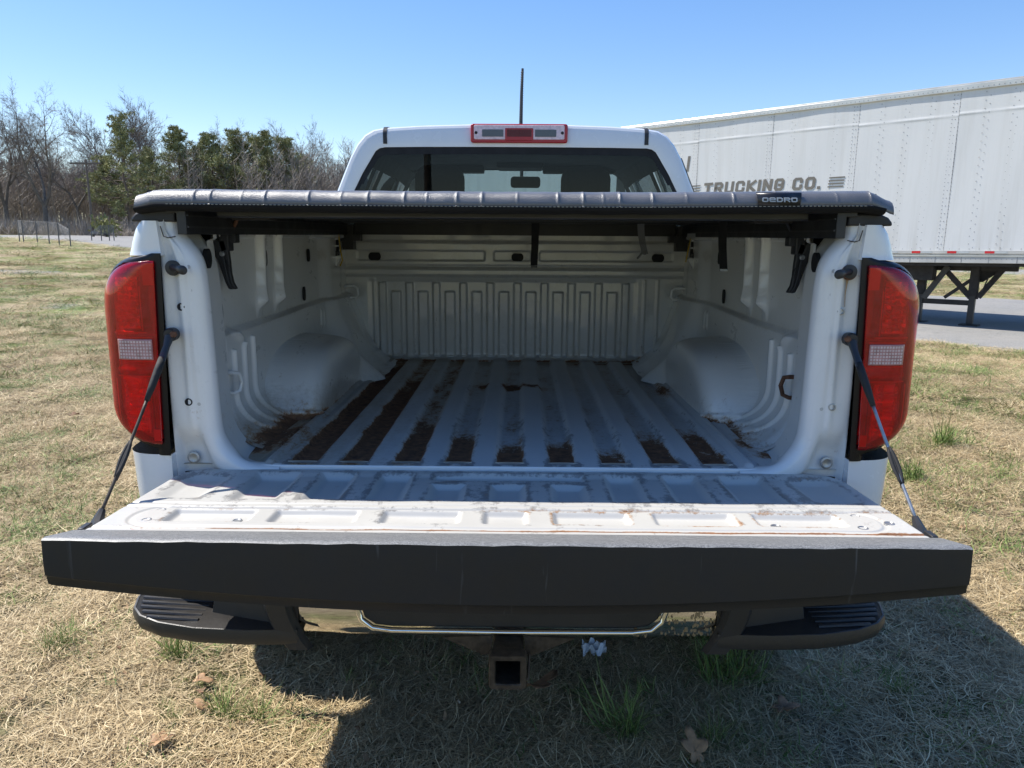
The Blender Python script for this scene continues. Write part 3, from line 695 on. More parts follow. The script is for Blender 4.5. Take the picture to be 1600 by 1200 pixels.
    for (a, b, c_, d_) in ((.7865, .7895, 1.16, 1.268), (.849, .856, 1.16, 1.25), (.776, .779, .935, 1.05), (.853, .859, .94, 1.05), (.79, .846, 1.272, 1.277)):
        q = patch(a, b, c_, d_, -.005, 8); db.add(q.v, q.f)
    db.build('dark_ribs', MATS['lamp_dark_rib'] if 'lamp_dark_rib' in MATS else mat('lamp_dark_rib', (.05, .004, .006), .4), L_, 180, kind='stuff')
    if sg > 0:
        MB().loft([[(.7145+dx*.5+.001*math.sin(z*90), .0065, z) for dx in (-w_, w_)] for z, w_ in ((1.274, .006), (1.262, .003), (1.24, .002), (1.215, .0015))]).build('rust_run', MATS['rust_run'] if 'rust_run' in MATS else mat('rust_run', (.34, .22, .12), .8), j)
    # ---- tailgate cable
    cx = sg*.752
    K = root('tailgate_cable', (0, 1.8, 0)); K.parent = T; K.location = (0, 0, 0)
    P0 = Vector((sg*.727, -.012, 1.145)); P3 = Vector((sg*.772, -.262, .835))
    def lerp(t_): 
        p = P0.lerp(P3, t_); p.z -= .008*math.sin(t_*math.pi); return p
    MB().lathe((sg*.727, .004, 1.147), (0, -1, 0), [(0, .014), (.006, .0145), (.018, .0145), (.022, .012), (.022, .0001)], 18).build('cable_end', blk, K)
    MB().lathe((sg*.716, -.018, 1.150), (-sg*.3, -1, .05), [(0, .0075), (.012, .0075), (.014, .006), (.014, .0001)], 6).build('bolt_head', rust_m, K)
    MB().tube([lerp(.0)+Vector((0, -.004, 0)), lerp(.06), lerp(.15)], [.012, .0085, .009], 10, flat=.6).build('cable_eye', blk, K)
    MB().tube([lerp(.13), lerp(.2), lerp(.29), lerp(.37)], [.0078, .0082, .0072, .005], 10).build('rubber_sleeve', rubber, K, 180)
    MB().tube([lerp(t_) for t_ in np.linspace(.35, 1, 10)], .0032, 8).build('cable', gal if sg > 0 else brown_steel, K, 180)
    mm = MB()
    for dx, dz in ((0, 0), (.005, .003), (-.005, .001), (.001, -.005)):
        mm.tube([lerp(t_)+Vector((dx*math.sin((t_-.58)*13), 0, dz)) for t_ in np.linspace(.60, .80, 8)], [.0025, .0036, .004, .004, .004, .0036, .003, .0025], 6)
    mm.build('wrapped_tape', rubber, K, 180)
    MB().tube([lerp(.97), P3+Vector((0, -.012, -.012)), P3+Vector((-sg*.01, -.03, -.016))], [.006, .012, .011], 8).build('lower_bolt', blk, K)
    # bumper end cap behind the corner
    rg = []
    for t_ in np.linspace(0, 1, 7):
        a = t_*math.pi/2
        rg.append([(sg*(.70+.150*math.sin(a)), -.055+.13*(1-math.cos(a)), z) for z in (.60, .70, .722, .728)]+[(sg*(.68+.1*math.sin(a)), .04+.05*(1-math.cos(a)), .73)])
    MB().loft(rg).build('bumper_corner', MATS['grey_plastic'] if 'grey_plastic' in MATS else mat('grey_plastic', (.16, .165, .17), .45), T, 50)
    MB().tube([(sg*.81, -.012, .72), (sg*.826, .004, .745), (sg*.822, .03, .755)], [.016, .018, .01], 10).build('rubber_plug', rubber, T, 180)
side(-1); side(1)

# ---- tailgate
def gate_h(X, Y):
    y = -Y   # distance from hinge
    h = 0*X; edge = 0*X+9
    def rec(x0, x1, y0, y1, dep, soft, rad=.01):
        nonlocal h, edge
        m_, d = rrect(X, y, x0, x1, y0, y1, rad, soft); h = h-dep*m_; edge = np.minimum(edge, np.abs(d))
    for s_ in (-1, 1):
        for a, b in ((.205, .29), (.332, .42), (.458, .565)):
            rec(min(s_*a, s_*b), max(s_*a, s_*b), .0, .188, .012, .022)
        rec(min(s_*.605, s_*.715), max(s_*.605, s_*.715), .015, .188, .008, .03, .03)
        rec(min(s_*.084, s_*.170), max(s_*.084, s_*.170), .062, .188, .012, .022)
    rec(-.043, .043, .062, .188, .012, .022); rec(-.170, .170, .0, .045, .010, .014)
    for a, b in ((-.632, -.468), (-.44, -.273), (-.236, -.082), (-.047, .043), (.083, .232), (.27, .426), (.457, .622)):
        rec(a, b, .250, .325, .010, .014, .012)
    h = h-.0035*np.exp(-((y-.2375)/.0035)**2)-.003*np.exp(-((y-.214)/.003)**2)-.0035*np.exp(-((y-.357)/.004)**2)
    h = h-.0025*(1-sst(.003, .007, np.abs(rrect(X, y, -.69, .69, .242, .348, .05, .02)[1])))
    edge = np.minimum(edge, np.abs(y-.2375)); edge = np.minimum(edge, np.abs(y-.357)*.6)
    h = h-.012*sst(.73, .745, np.abs(X))**2 + .006*sst(.03, 0.0, y)- .004*sst(-.015, -.0245, y)
    return h, edge
def gz(y): return .834+.047*y*1.0
def gw(y):    # half width, rounded at the hinge
    t_ = np.clip((y+.02)/.085, 0, 1); return .62+.125*np.sqrt(1-(1-t_)**2)
def fgate(U_, Y):
    y = -Y; X = U_*gw(y); h, e = gate_h(X, Y); return X, Y, gz(y)+h+.0008*wob(X, Y, 14, 5)
def g_rust(U_, Y):
    X = U_*gw(-Y); h, e = gate_h(X, Y); y = -Y
    r_ = .62*np.exp(-(e/.005)**2)*(.28+.5*wob(X, Y, 6, 2)+.5*sst(-.2, .6, X))*(.35+.65*sst(.17, .24, y))
    r_ += 1.15*np.exp(-((y-.357)/.006)**2)*(.8+.25*wob(X*3, Y, 5, 1))*sst(-.74, -.3, X)
    return r_
def g_worn(U_, Y):
    X = U_*gw(-Y); h, e = gate_h(X, Y); flat = np.exp(-(e/.008)**2); ridge = sst(-.004, -.001, h)
    return .22*flat+.40*ridge*(1-.4*sst(.2, .3, -Y))+.14
gy = -np.concatenate([np.linspace(-.0245, .2, 150), np.linspace(.2016, .378, 130)]); gu = np.linspace(-1, 1, 620)
TG = root('tailgate', (0, 1.8, 0)); TG.parent = T; TG.location = (0, 0, 0); TG['label'] = 'lowered tailgate with scratched white inner panel'
MB().grid(gu, gy[::-1], fgate, {'rust': g_rust, 'worn': g_worn}).build('inner_panel', gate_m, TG, 180)
# skin edge and outer skin below
tbm = MB()
prof_y = [-.026, .02, .08, .2, .3, .38]
rings = []
for y in prof_y:
    w_ = float(gw(np.array(y))); z = gz(y)
    rings.append([(-w_, -y, z-.013), (-w_-.001, -y, z-.03), (-w_+.01, -y, z-.075)]+[(x, -y, z-.085-.012*(1-(x/.74)**2)) for x in np.linspace(-w_+.03, w_-.03, 12)]+[(w_-.01, -y, z-.075), (w_+.001, -y, z-.03), (w_, -y, z-.013)])
tbm.loft(rings).build('outer_skin', paint, TG, 40)
# cap: top edge of the tailgate, facing the viewer
rings = []
for x in np.concatenate([[-.7515, -.750], np.linspace(-.742, .742, 40), [.750, .7515]]):
    t_ = (x/.745); yb = -.470-.012*(1-t_*t_)*.3; bot = .789-.042*(1-t_*t_)
    e = .003*(abs(x) > .7505)+.001*(abs(x) > .7495); zt = .8755+.0006*math.sin(x*23)+.0008*math.sin(x*71)
    rings.append([(x, -.383, .845), (x, -.3835, .854-e), (x, -.3855, .8562-e), (x, yb+.012, zt-.001-e), (x, yb+.004, zt-.0012-e), (x, yb+e, zt-.0035-e), (x, yb-.002+e, .83), (x, yb-.001+e, bot+.022), (x, yb+.002+e, bot+.019), (x, yb+.004+e, bot+.004+e), (x, yb+.012, bot+e), (x, -.40, bot+.004), (x, -.383, bot+.012)])
MB().loft(rings, close=True, caps=True).build('top_cap', cap_m, TG, 40, label='black plastic cap with a scuffed top')
for x, y in ((-.655, .262), (-.655, .318), (-.50, .292), (.655, .262), (.70, .30), (.64, .327), (.495, .296), (-.155, .326), (.155, .324)):
    hz = gz(y)-(.010 if abs(x) < .63 else .001)
    MB().lathe((x, -y, hz), (0, 0, 1), [(-.001, .0095), (.0012, .0095), (.0016, .007), (.0007, .006), (.0007, .0001)], 18).build('plug', gal, TG)
# latch hooks at the sides
for sg in (-1, 1):
    MB().box((sg*.752, -.345, .842), (.012, .03, .012)).box((sg*.752, -.37, .838), (.014, .016, .01)).build('latch', blk, TG, bevel=.002)
# hinge shadow gap strip

# ---- tonneau side rails belong to the cover; see below
# ---- bumper
B = root('rear_bumper', (0, 1.8, 0)); B.parent = T; B.location = (0, 0, 0)
xs = np.linspace(-.46, .46, 60)
prof = [(-.06, .66), (-.12, .655), (-.150, .64), (-.158, .62), (-.160, .59), (-.158, .56), (-.150, .535), (-.135, .520), (-.11, .512), (-.06, .512)]
rings = [[(x, y+.012*(x/.46)**2, z+.0006*math.sin(x*31+z*90)) for y, z in prof] for x in xs]
MB().loft(rings).build('chrome_bar', chrome, B, 180, label='chrome bar with dried mud on its right end')
# mud patches : thin crust on the chrome
mud = mat('dried_mud', (.28, .21, .12), .95, b=.8)
mudb = MB()
for _ in range(150):
    cxm = random.choice([.34, .36, .39, .41, .44, .27, .28, .42]); x = cxm+random.gauss(0, .012); z = random.uniform(.525, .60); s_ = random.uniform(.0012, .0042)
    yy = float(np.interp(z, [.520, .535, .56, .59, .62], [-.135, -.150, -.158, -.160, -.158]))+.012*(x/.46)**2-.0006
    mudb.add([(x+s_*math.cos(a)*random.uniform(.5, 1), yy-random.uniform(0, .0008), z+1.8*s_*math.sin(a)*random.uniform(.5, 1)) for a in np.linspace(0, 5.3, 6)]+[(x, yy-.0018, z)], [(i, (i+1) % 6, 6) for i in range(6)])
mudb.build('dried_mud', mud, B, kind='stuff')
# licence recess
rc = [(-.30, .66), (-.305, .60), (-.298, .572), (-.275, .556), (-.24, .552), (.26, .552), (.295, .558), (.315, .575), (.322, .60), (.32, .66)]
rc = [(x, z+.004) for x, z in rc]
MB().prism(rc, 'Y', -.164, -.155).build('licence_recess', trim, B, bevel=.003)
MB().tube([(x, -.170, z) for x, z in ((-.306, .62), (-.311, .60), (-.304, .575), (-.28, .5565), (-.24, .551), (0, .549), (.26, .551), (.30, .556), (.322, .575), (.329, .60), (.326, .63))], .0062, 10).build('chrome_trim', chrome, B, 180)
for sg in (-1, 1):
    # curved end panel
    rg = []
    for t_ in np.linspace(0, 1, 8):
        z = .66-.160*t_; xx = .468-.045*(t_**2.5)
        rg.append([(sg*(xx+.050), -.12, z), (sg*(xx+.046), -.165+.012*t_, z), (sg*(xx+.036), -.177+.012*t_, z), (sg*(xx-.004), -.179+.014*t_, z), (sg*(xx-.012), -.165+.016*t_, z), (sg*(xx-.012), -.15, z)])
    MB().loft(rg).build('end_panel', trim, B, 40)
    # riser behind the step
    MB().loft([[(sg*.44, -.150, .66), (sg*.62, -.10, .66), (sg*.64, -.04, .66), (sg*.66, .05, .66)], [(sg*.44, -.152, .532), (sg*.645, -.105, .536), (sg*.665, -.045, .536), (sg*.685, .05, .536)]]).build('step_riser', MATS['riser'] if 'riser' in MATS else mat('riser', (.04, .034, .028), .6), B, 40)
    # the step: outline in plan
    out = [(.44, -.168), (.55, -.172), (.66, -.168), (.74, -.155), (.79, -.132), (.818, -.10), (.832, -.055), (.835, .0), (.835, .10)]
    inn = [(.44, .10)]
    pl = out+[(.44, .10)]
    ringz = []
    for dz, sc in ((.5455, .978), (.548, .985), (.547, .995), (.541, 1.0), (.531, 1.002), (.519, .995), (.513, .98)):
        ringz.append([(sg*(.44+(x-.44)*sc if x > .44 else x), y*sc if y < .1 else y, dz+.012*max(0, (x-.62))/.2) for x, y in pl])
    MB().loft(ringz, close=True, caps=True).build('step_pad', MATS['step_plastic'] if 'step_plastic' in MATS else mat('step_plastic', (.03, .028, .027), .42, b=.3, bscale=300), B, 50)
    rb = MB()
    for i in range(9):
        y = -.135+i*.020; xr = float(np.interp(y, [-.15, -.132, -.10, -.055, 0, .1], [.74, .775, .80, .815, .818, .818]))
        x0 = .66; zf = lambda x: .5475+.012*max(0, x-.62)/.2
        rb.add([(sg*x, yy, zf(x)+dz) for x in (x0, (x0+xr)/2, xr) for yy, dz in ((y-.005, 0), (y-.003, .0035), (y+.003, .0035), (y+.005, 0))], [(k*4+j, k*4+j+1, k*4+j+5, k*4+j+4) for k in range(2) for j in range(3)])
    rb.build('step_tread', MATS['step_plastic'], B)
# ---- hitch
H = root('tow_hitch', (0, 1.8, 0)); H.parent = T; H.location = (0, 0, 0)
def sq(c, h_, rad, n=5):
    P = []
    for qx, qz, a0 in ((1, 1, 0), (-1, 1, 90), (-1, -1, 180), (1, -1, 270)):
        for k in range(n): a = R(a0+90*k/(n-1)); P.append((c[0]+qx*(h_-rad)+rad*math.cos(a), c[1]+qz*(h_-rad)+rad*math.sin(a)))
    return P
hc = (.003, .489)
rings = [[(x, y, z) for x, z in sq(hc, h_, rd)] for y, h_, rd in ((.25, .032, .008), (-.195, .032, .008), (-.196, .0385, .010), (-.221, .0385, .010), (-.224, .037, .009), (-.224, .0275, .004), (-.222, .0255, .003), (.20, .0255, .003))]
MB().loft(rings, close=True).build('receiver_tube', brown_steel, H, 40)
MB().bb(-.024, .030, .16, .17, .462, .516).build('tube_end', dark, H)
MB().tube([(.003, -.21, .452), (.045, -.19, .456), (.047, -.17, .50)], .0035, 6).build('chain_loop', brown_steel, H)
for sg in (-1, 1):
    MB().prism([(.003+sg*.035, .535), (.003+sg*.035, .495), (.003+sg*.05, .49), (.003+sg*.14, .53)], 'Y', -.16, -.15).build('gusset', brown_steel, H)
MB().tube([(-.55, -.02, .53), (.55, -.02, .53)], .03, 12).build('cross_tube', blk, H)
# ---- underbody
UB = root('chassis', (0, 1.8, 0)); UB.parent = T; UB.location = (0, 0, 0)
for sg in (-1, 1): MB().bb(sg*.45, sg*.53, -.05, 5.0, .56, .70).build('frame_rail', under_m, UB)
MB().bb(-.72, .72, 1.6, 3.6, .42, .60).build('floor_pan', under_m, UB)
MB().tube([(-.75, .85, .37), (.75, .85, .37)], .04, 12).lathe((0, .85, .37), (0, 1, 0), [(-.16, .0001), (-.14, .08), (-.03, .13), (.05, .13), (.14, .05), (.16, .0001)], 20).build('rear_axle', under_m, UB)
MB().tube([(.32, .1, .50), (.33, .6, .47), (.32, 1.5, .45)], .03, 10).build('exhaust', gal, UB)
MB().lathe((-.05, .45, .62), (0, 0, 1), [(-.1, .18), (-.1, .35), (-.06, .37), (.06, .37), (.1, .35), (.1, .18)], 32).build('spare_tyre', rubber, UB)
def wheel(x, y, sg):
    w = root('wheel', (0, 1.8, 0)); w.parent = T; w.location = (0, 0, 0)
    MB().lathe((x, y, .365), (sg, 0, 0), [(-.115, .22), (-.12, .26), (-.118, .32), (-.10, .352), (-.07, .362), (-.035, .365), (-.034, .357), (-.026, .357), (-.025, .366), (.025, .366), (.026, .357), (.034, .357), (.035, .365), (.07, .362), (.10, .352), (.118, .32), (.12, .26), (.115, .22)], 48).build('tyre', rubber, w, 30)
    MB().lathe((x, y, .365), (sg, 0, 0), [(-.11, .222), (-.10, .21), (.08, .205), (.10, .215), (.112, .222)], 40).build('rim', alu, w)
    d = MB().lathe((x, y, .365), (sg, 0, 0), [(.05, .0001), (.07, .05), (.06, .07)], 20)
    for k in range(5):
        a = 2*math.pi*k/5; d.bar((x+sg*.065, y+.04*math.cos(a), .365+.04*math.sin(a)), (x+sg*.085, y+.212*math.cos(a), .365+.212*math.sin(a)), .05, .02)
    d.build('spokes', alu, w)
    for sgx in (0,): MB().lathe((x, y, .365), (sg, 0, 0), [(-.02, .0001), (-.02, .15), (0, .15), (0, .0001)], 24).build('brake_disc', rust_m, w)
for sg in (-1, 1): wheel(sg*.785, .85, sg); wheel(sg*.785, 4.15, sg)

# ---- cab
half = [(.885, .62), (.90, .85), (.905, 1.08), (.885, 1.22), (.862, 1.30), (.79, 1.52), (.715, 1.69), (.683, 1.745), (.650, 1.782), (.612, 1.803), (.56, 1.812), (.40, 1.822), (.2, 1.828)]
sec = [(-x, z) for x, z in half]+[(0, 1.83)]+[(x, z) for x, z in half[::-1]]
def ringat(y, w=1, dz=0, zs=1): return [(x*w, y, z+dz*max(0, (z-1.2)/.6)) for x, z in sec]
def rear_in(y, inset): return [(x*(1-inset/.75*1.0) if abs(x) > .1 else x, y, z-(inset if z > 1.6 else inset*max(0, (z-1.2)/.4))) for x, z in sec]
ys = [(1.742, .020), (1.748, .008), (1.765, .001), (1.80, -.002)]
rings = [rear_in(y, i) for y, i in ys]+[ringat(y, 1.0, d) for y, d in ((1.9, .004), (2.0, .008), (2.35, .012), (2.45, .012), (2.9, .008), (3.05, .0), (3.2, -.015), (3.32, -.03))]
nm = len(sec)
def sk(i, k):
    y = (rings[i][0][1]+rings[i+1][0][1])/2; kk_ = k if k < nm/2 else nm-2-k
    return kk_ in (4, 5) and (1.9 < y < 2.35 or 2.45 < y < 3.21)
MB().loft(rings, skip=sk).build('cab_shell', paint, T, 35)
ln_ = [[(x*.972, y+(.012 if i == 0 else 0), z-.022*(z > 1.6)) for x, y, z in rg] for i, rg in enumerate(rings)]
MB().loft(ln_, skip=sk).build('cab_lining', interior, T, 60)
# side windows
for sg in (-1, 1):
    for y0, y1 in ((1.90, 2.35), (2.45, 3.2)):
        P = [(sg*x, z) for x, z in half[4:7]]
        MB().loft([[(x-sg*.004, y, z-.0) for x, z in P] for y in (y0, y1)]).build('side_window', side_glass, T)
    MB().tube([(sg*.864, 1.80, 1.30), (sg*.794, 1.80, 1.52), (sg*.719, 1.80, 1.69), (sg*.70, 1.9, 1.715), (sg*.70, 3.2, 1.70)], .0075, 6).build('window_seal', trim, T)
# windscreen and front
MB().loft([[(sx*.65, 3.30, 1.775) for sx in (-1, -.5, 0, .5, 1)], [(sx*.72, 3.95, 1.24) for sx in (-1, -.5, 0, .5, 1)]]).build('windscreen', wind_glass, T)
for sg in (-1, 1): MB().loft([[(sg*.64, 3.29, 1.785), (sg*.69, 3.27, 1.735), (sg*.675, 3.27, 1.70), (sg*.63, 3.29, 1.76)], [(sg*.72, 3.97, 1.24), (sg*.83, 3.93, 1.24), (sg*.82, 3.93, 1.20), (sg*.70, 3.95, 1.22)]], close=True).build('windscreen_pillar', paint, T)
MB().loft([[(-.60, 3.29, 1.80), (-.3, 3.31, 1.815), (0, 3.31, 1.82), (.3, 3.31, 1.815), (.60, 3.29, 1.80)], [(-.60, 3.33, 1.755), (-.3, 3.35, 1.765), (0, 3.35, 1.77), (.3, 3.35, 1.765), (.60, 3.33, 1.755)]]).build('windscreen_header', interior, T)
hood = [[(x, y, z+.03*(1-(x/.9)**2)) for x in np.linspace(-.9, .9, 15)] for y, z in ((3.93, 1.20), (4.3, 1.17), (4.9, 1.10), (5.1, 1.03), (5.16, .9), (5.17, .55))]
MB().loft(hood).build('hood', paint, T, 40)
for sg in (-1, 1):
    zz = np.linspace(.6, 1.2, 10); yy = np.linspace(3.3, 5.15, 40); 
    MB().grid(yy, zz, lambda Y, Z: (sg*(.90+.01*np.sin(Z*3)), Y, Z-.0*Y), keep=lambda Y, Z: (np.hypot(Y-4.15, Z-.40) > .43) & (Z < 1.2-.13*np.clip((Y-3.93)/1.2, 0, 1))).build('front_fender', paint, T)
    MB().bb(sg*.96, sg*1.08, 3.25, 3.32, 1.22, 1.42).build('door_mirror', trim, T, bevel=.02)
    for y in (2.42, 3.3): MB().bb(sg*.903, sg*.9065, y-.003, y+.003, .65, 1.28).build('door_gap', dark, T)
    MB().bb(sg*.905, sg*.925, 2.52, 2.68, 1.05, 1.075).build('door_handle', paint, T, bevel=.006)
# rear panel with its window opening
win = [(-.745, 1.30), (-.735, 1.42), (-.70, 1.545), (-.66, 1.62), (-.612, 1.695), (-.600, 1.713), (-.583, 1.724), (-.56, 1.7285), (-.4, 1.7305), (-.2, 1.7315), (0, 1.732)]
win = win+[(-x, z) for x, z in win[-2::-1]]
win = [(a[0]+(b[0]-a[0])*k/5, a[1]+(b[1]-a[1])*k/5) for a, b in zip(win, win[1:]) for k in range(5)]+[win[-1]]
outl = rings[0]
# resample the outline between its lower corners to match the window polygon
def resamp(P, n, z0):
    P = [p for p in P if p[2] >= z0-1e-6]
    P = [Vector(p) for p in P]; L = [0]
    for a, b in zip(P, P[1:]): L.append(L[-1]+(b-a).length)
    out_ = []
    for k in range(n):
        t_ = L[-1]*k/(n-1); i = min(len(P)-2, max(0, int(np.searchsorted(L, t_))-1)); s_ = (t_-L[i])/(L[i+1]-L[i]); out_.append(P[i].lerp(P[i+1], s_))
    return out_
oo = []
for x, z in win:   # project each window corner outward onto the outline
    c0 = Vector((0, 1.25)); d = (Vector((x, z))-c0).normalized(); best = None
    for a, b in zip(outl, outl[1:]):
        a2 = Vector((a[0], a[2])); b2 = Vector((b[0], b[2])); e_ = b2-a2; den = d.x*e_.y-d.y*e_.x
        if abs(den) < 1e-9: continue
        w_ = a2-c0; t_ = (w_.x*e_.y-w_.y*e_.x)/den; s_ = (w_.x*d.y-w_.y*d.x)/den
        if t_ > 0 and -1e-6 <= s_ <= 1+1e-6: best = c0+d*t_
    oo.append((best.x*1.003, 1.7425, best.y+.002))
mid = [((x*.25+o[0]*.75), 1.738, (z*.25+o[2]*.75)) for (x, z), o in zip(win, oo)]
MB().loft([oo, mid, [(x, 1.741, z) for x, z in win], [(x, 1.752, z) for x, z in win]]).build('rear_panel', paint, T, 40)
MB().add([(x, 1.748, z) for x, z in win]+[(0, 1.748, 1.30)], [(i, i+1, len(win)) for i in range(len(win)-1)]).build('rear_window', glass, T, 0)
MB().loft([[(x, 1.7465, z) for x, z in win], [(x*.985, 1.7465, z-(.030 if z > 1.6 else .012)) for x, z in win]]).build('window_seal', dark, T)
MB().bb(-.88, .88, 1.742, 1.76, .55, 1.29).build('cab_rear_wall', paint, T)
# ditch strips
for sg in (-1, 1):
    MB().loft([[(sg*(.558+dx), y-.0025, z) for dx in (-.0085, -.007, .007, .0085)] for y, z in ((1.7395, 1.742), (1.738, 1.775), (1.7395, 1.79), (1.748, 1.803), (1.765, 1.813), (1.80, 1.819), (2.4, 1.832), (3.25, 1.795))]).build('roof_strip', trim, T, 60)
# third brake light
BL = root('high_brake_light', (0, 1.8, 0)); BL.parent = T; BL.location = (0, 0, 0)
def rr2(x0, x1, z0, z1, rad, n=5):
    P = []
    for cx, cz, a0 in ((x1-rad, z1-rad, 0), (x0+rad, z1-rad, 90), (x0+rad, z0+rad, 180), (x1-rad, z0+rad, 270)):
        for k in range(n): a = R(a0+90*k/(n-1)); P.append((cx+rad*math.cos(a), cz+rad*math.sin(a)))
    return P
bx0 = .015
MB().prism(rr2(bx0-.206, bx0+.206, 1.747, 1.824, .010), 'Y', 1.722, 1.75).build('lamp_body', mat('deep_red_lens', (.4, .003, .01), .15, coat=.25, spec=.4), BL, bevel=.004)
MB().prism(rr2(bx0-.192, bx0+.192, 1.760, 1.819, .006), 'Y', 1.719, 1.7235).build('clear_lens', mat('frosted_lens', (.72, .52, .54), .12, coat=.8, var=.2, vscale=90), BL, bevel=.002)
MB().prism(rr2(bx0-.060, bx0+.060, 1.756, 1.806, .004), 'Y', 1.7165, 1.7205).build('brake_lens', MATS['deep_red_lens'], BL, bevel=.0015)
MB().prism(rr2(bx0-.052, bx0+.052, 1.771, 1.800, .002), 'Y', 1.7155, 1.7170).build('brake_diffuser', mat('dark_red', (.1, .002, .005), .25, spec=.4), BL)
for sg in (-1, 1):
    MB().prism(rr2(bx0+sg*.112-.045, bx0+sg*.112+.045, 1.771, 1.800, .002), 'Y', 1.7165, 1.7195).build('cargo_lens', mat('smoke_lens%s' % ('' if sg < 0 else '_b'), (.07, .07, .075), .15, coat=.5), BL)
    MB().lathe((bx0+sg*.183, 1.7195, 1.787), (0, -1, 0), [(0, .0065), (.002, .0065), (.0025, .0001)], 12).build('screw', dark, BL)
# antenna
AN = root('roof_antenna', (0, 1.8, 0)); AN.parent = T; AN.location = (0, 0, 0)
MB().lathe((.022, 2.02, 1.825), (0, 0, 1), [(0, .034), (.01, .032), (.022, .018), (.03, .010), (.05, .0075), (.055, .0001)], 20).build('antenna_base', trim, AN)
rgs = []
mbm = MB().tube([(.022, 2.02, 1.86), (.024, 2.03, 2.0), (.028, 2.045, 2.11)], [.0085, .007, .0055], 8)
for i in range(22):
    t_ = i/22; z = 1.875+.225*t_; mbm.lathe((.022+.005*t_, 2.02+.022*t_, z), (0, 0, 1), [(0, .0055), (.002, .0085-.0015*t_), (.004, .0085-.0015*t_), (.006, .0055)], 8)
mbm.build('antenna_mast', trim, AN)
# ---- cab interior
IN = root('cab_interior', (0, 1.8, 0)); IN.parent = T; IN.location = (0, 0, 0)
MB().bb(-.8, .8, 1.8, 3.9, .62, .72).build('cab_floor', interior, IN)
MB().loft([[(x, y, z) for x, z in ((-.63, 1.74), (-.5, 1.775), (0, 1.785), (.5, 1.775), (.63, 1.74))] for y in (1.80, 3.28)]).build('headliner', interior, IN)
for sg in (-1, 1):
    c = sg*.40-.02
    MB().prism(rr2(c-.24, c+.24, .9, 1.48, .08, 6), 'Y', 2.62, 2.74).build('seat_back', seat_m, IN, 60, bevel=.04, seg=3)
    MB().prism(rr2(c-.135, c+.135, 1.50, 1.735, .075, 8), 'Y', 2.60, 2.70).build('headrest', seat_m, IN, 60, bevel=.035, seg=3)
    MB().prism(rr2(c-.24, c+.24, .85, 1.02, .05, 5), 'Y', 2.7, 3.15).build('seat_cushion', seat_m, IN, 60, bevel=.03, seg=3)
    MB().prism(rr2(c*1.0-.22, c+.22, 1.735, 1.775, .01), 'Y', 3.10, 3.22).build('sun_visor', interior, IN, bevel=.006)
MB().loft([[(x, 3.95, z) for x, z in ((-.8, .8), (-.8, 1.16), (0, 1.22), (.8, 1.16), (.8, .8))], [(x, 3.5, z) for x, z in ((-.8, .8), (-.8, 1.14), (0, 1.19), (.8, 1.14), (.8, .8))]]).build('dashboard', seat_m, IN)
MB().prism(rr2(-.12, .16, 1.755, 1.79, .015), 'Y', 3.0, 3.26).build('overhead_console', interior, IN, bevel=.01)
MB().prism(rr2(-.04, .15, 1.66, 1.73, .02), 'Y', 3.34, 3.37).tube([(.03, 3.36, 1.72), (.03, 3.38, 1.775)], .012, 8).build('rear_view_mirror', seat_m, IN, bevel=.006)

# ================================================================== tonneau cover lying on the bed rails
CV = root('tonneau_cover', (0, 1.0, 1.40), 'black vinyl roll-up cover lying over the truck bed with creased rear edge', 'bed cover')
crease = [215, 268, 335, 360, 407, 442, 508, 557, 597, 652, 686, 731, 769, 822, 883, 921, 951, 976, 1025, 1076, 1146, 1210, 1300, 1350]
crx = [(p-811)/1170*1.59 for p in crease[1:]]
xs = np.unique(np.concatenate([np.linspace(-.775, .785, 160)]+[[c-.006, c-.0035, c-.0018, c, c+.0018, c+.0035, c+.006] for c in crx]))
rings = []
for x in xs:
    e = sst(.725, .785, abs(x-.004)); w_ = sum(math.exp(-((x-c)/.0026)**2)*(.35+.65*math.sin(i*2.1)**2) for i, c in enumerate(crx))
    w2 = .0005*math.sin(x*37)+.0004*math.sin(x*91+1)
    dz = -.018*e*(1 if x > 0 else .6); sag = -.002*(1-(x/.77)**2)+.0035*sst(.2, .7, x)
    q = .0022*w_
    P = [(1.60, 1.462), (1.2, 1.462), (.8, 1.460), (.4, 1.458), (.15, 1.456), (.05, 1.4535), (.01, 1.4515+q*.3), (-.012, 1.449+q), (-.024, 1.4445+q), (-.031, 1.437+q*.6), (-.0345, 1.4285), (-.0355, 1.4235), (-.0345, 1.4215), (-.0365, 1.420)]
    rings.append([(x, y-w2*(y < .1)-q*(y < 0)+.012*e*(y < .1), z+dz*(y < 3)+sag+w2*.5) for y, z in P])
tp = MB().loft(rings).build('vinyl_top', vinyl, CV, 60)
# seam band, hem and underside
rings2 = []
for x in xs[::3]:
    e = sst(.725, .785, abs(x-.004)); sag = -.002*(1-(x/.77)**2)+.0035*sst(.2, .7, x); dz = -.008*e
    P = [(-.0365, 1.4205), (-.0385, 1.418), (-.0375, 1.415), (-.0345, 1.4115), (-.028, 1.409), (-.015, 1.407), (.01, 1.406), (.05, 1.407), (.055, 1.411), (.10, 1.416)]
    rings2.append([(x, y+.010*e, z+dz+sag+.0008*math.sin(x*55)*(z < 1.41)) for y, z in P])
MB().loft(rings2).build('rear_hem', mat('hem_cloth', (.012, .012, .013), .85, spec=.2), CV, 60)
MB().bb(-.765, .775, .05, 1.60, 1.430, 1.440).build('cover_underside', blk, CV)
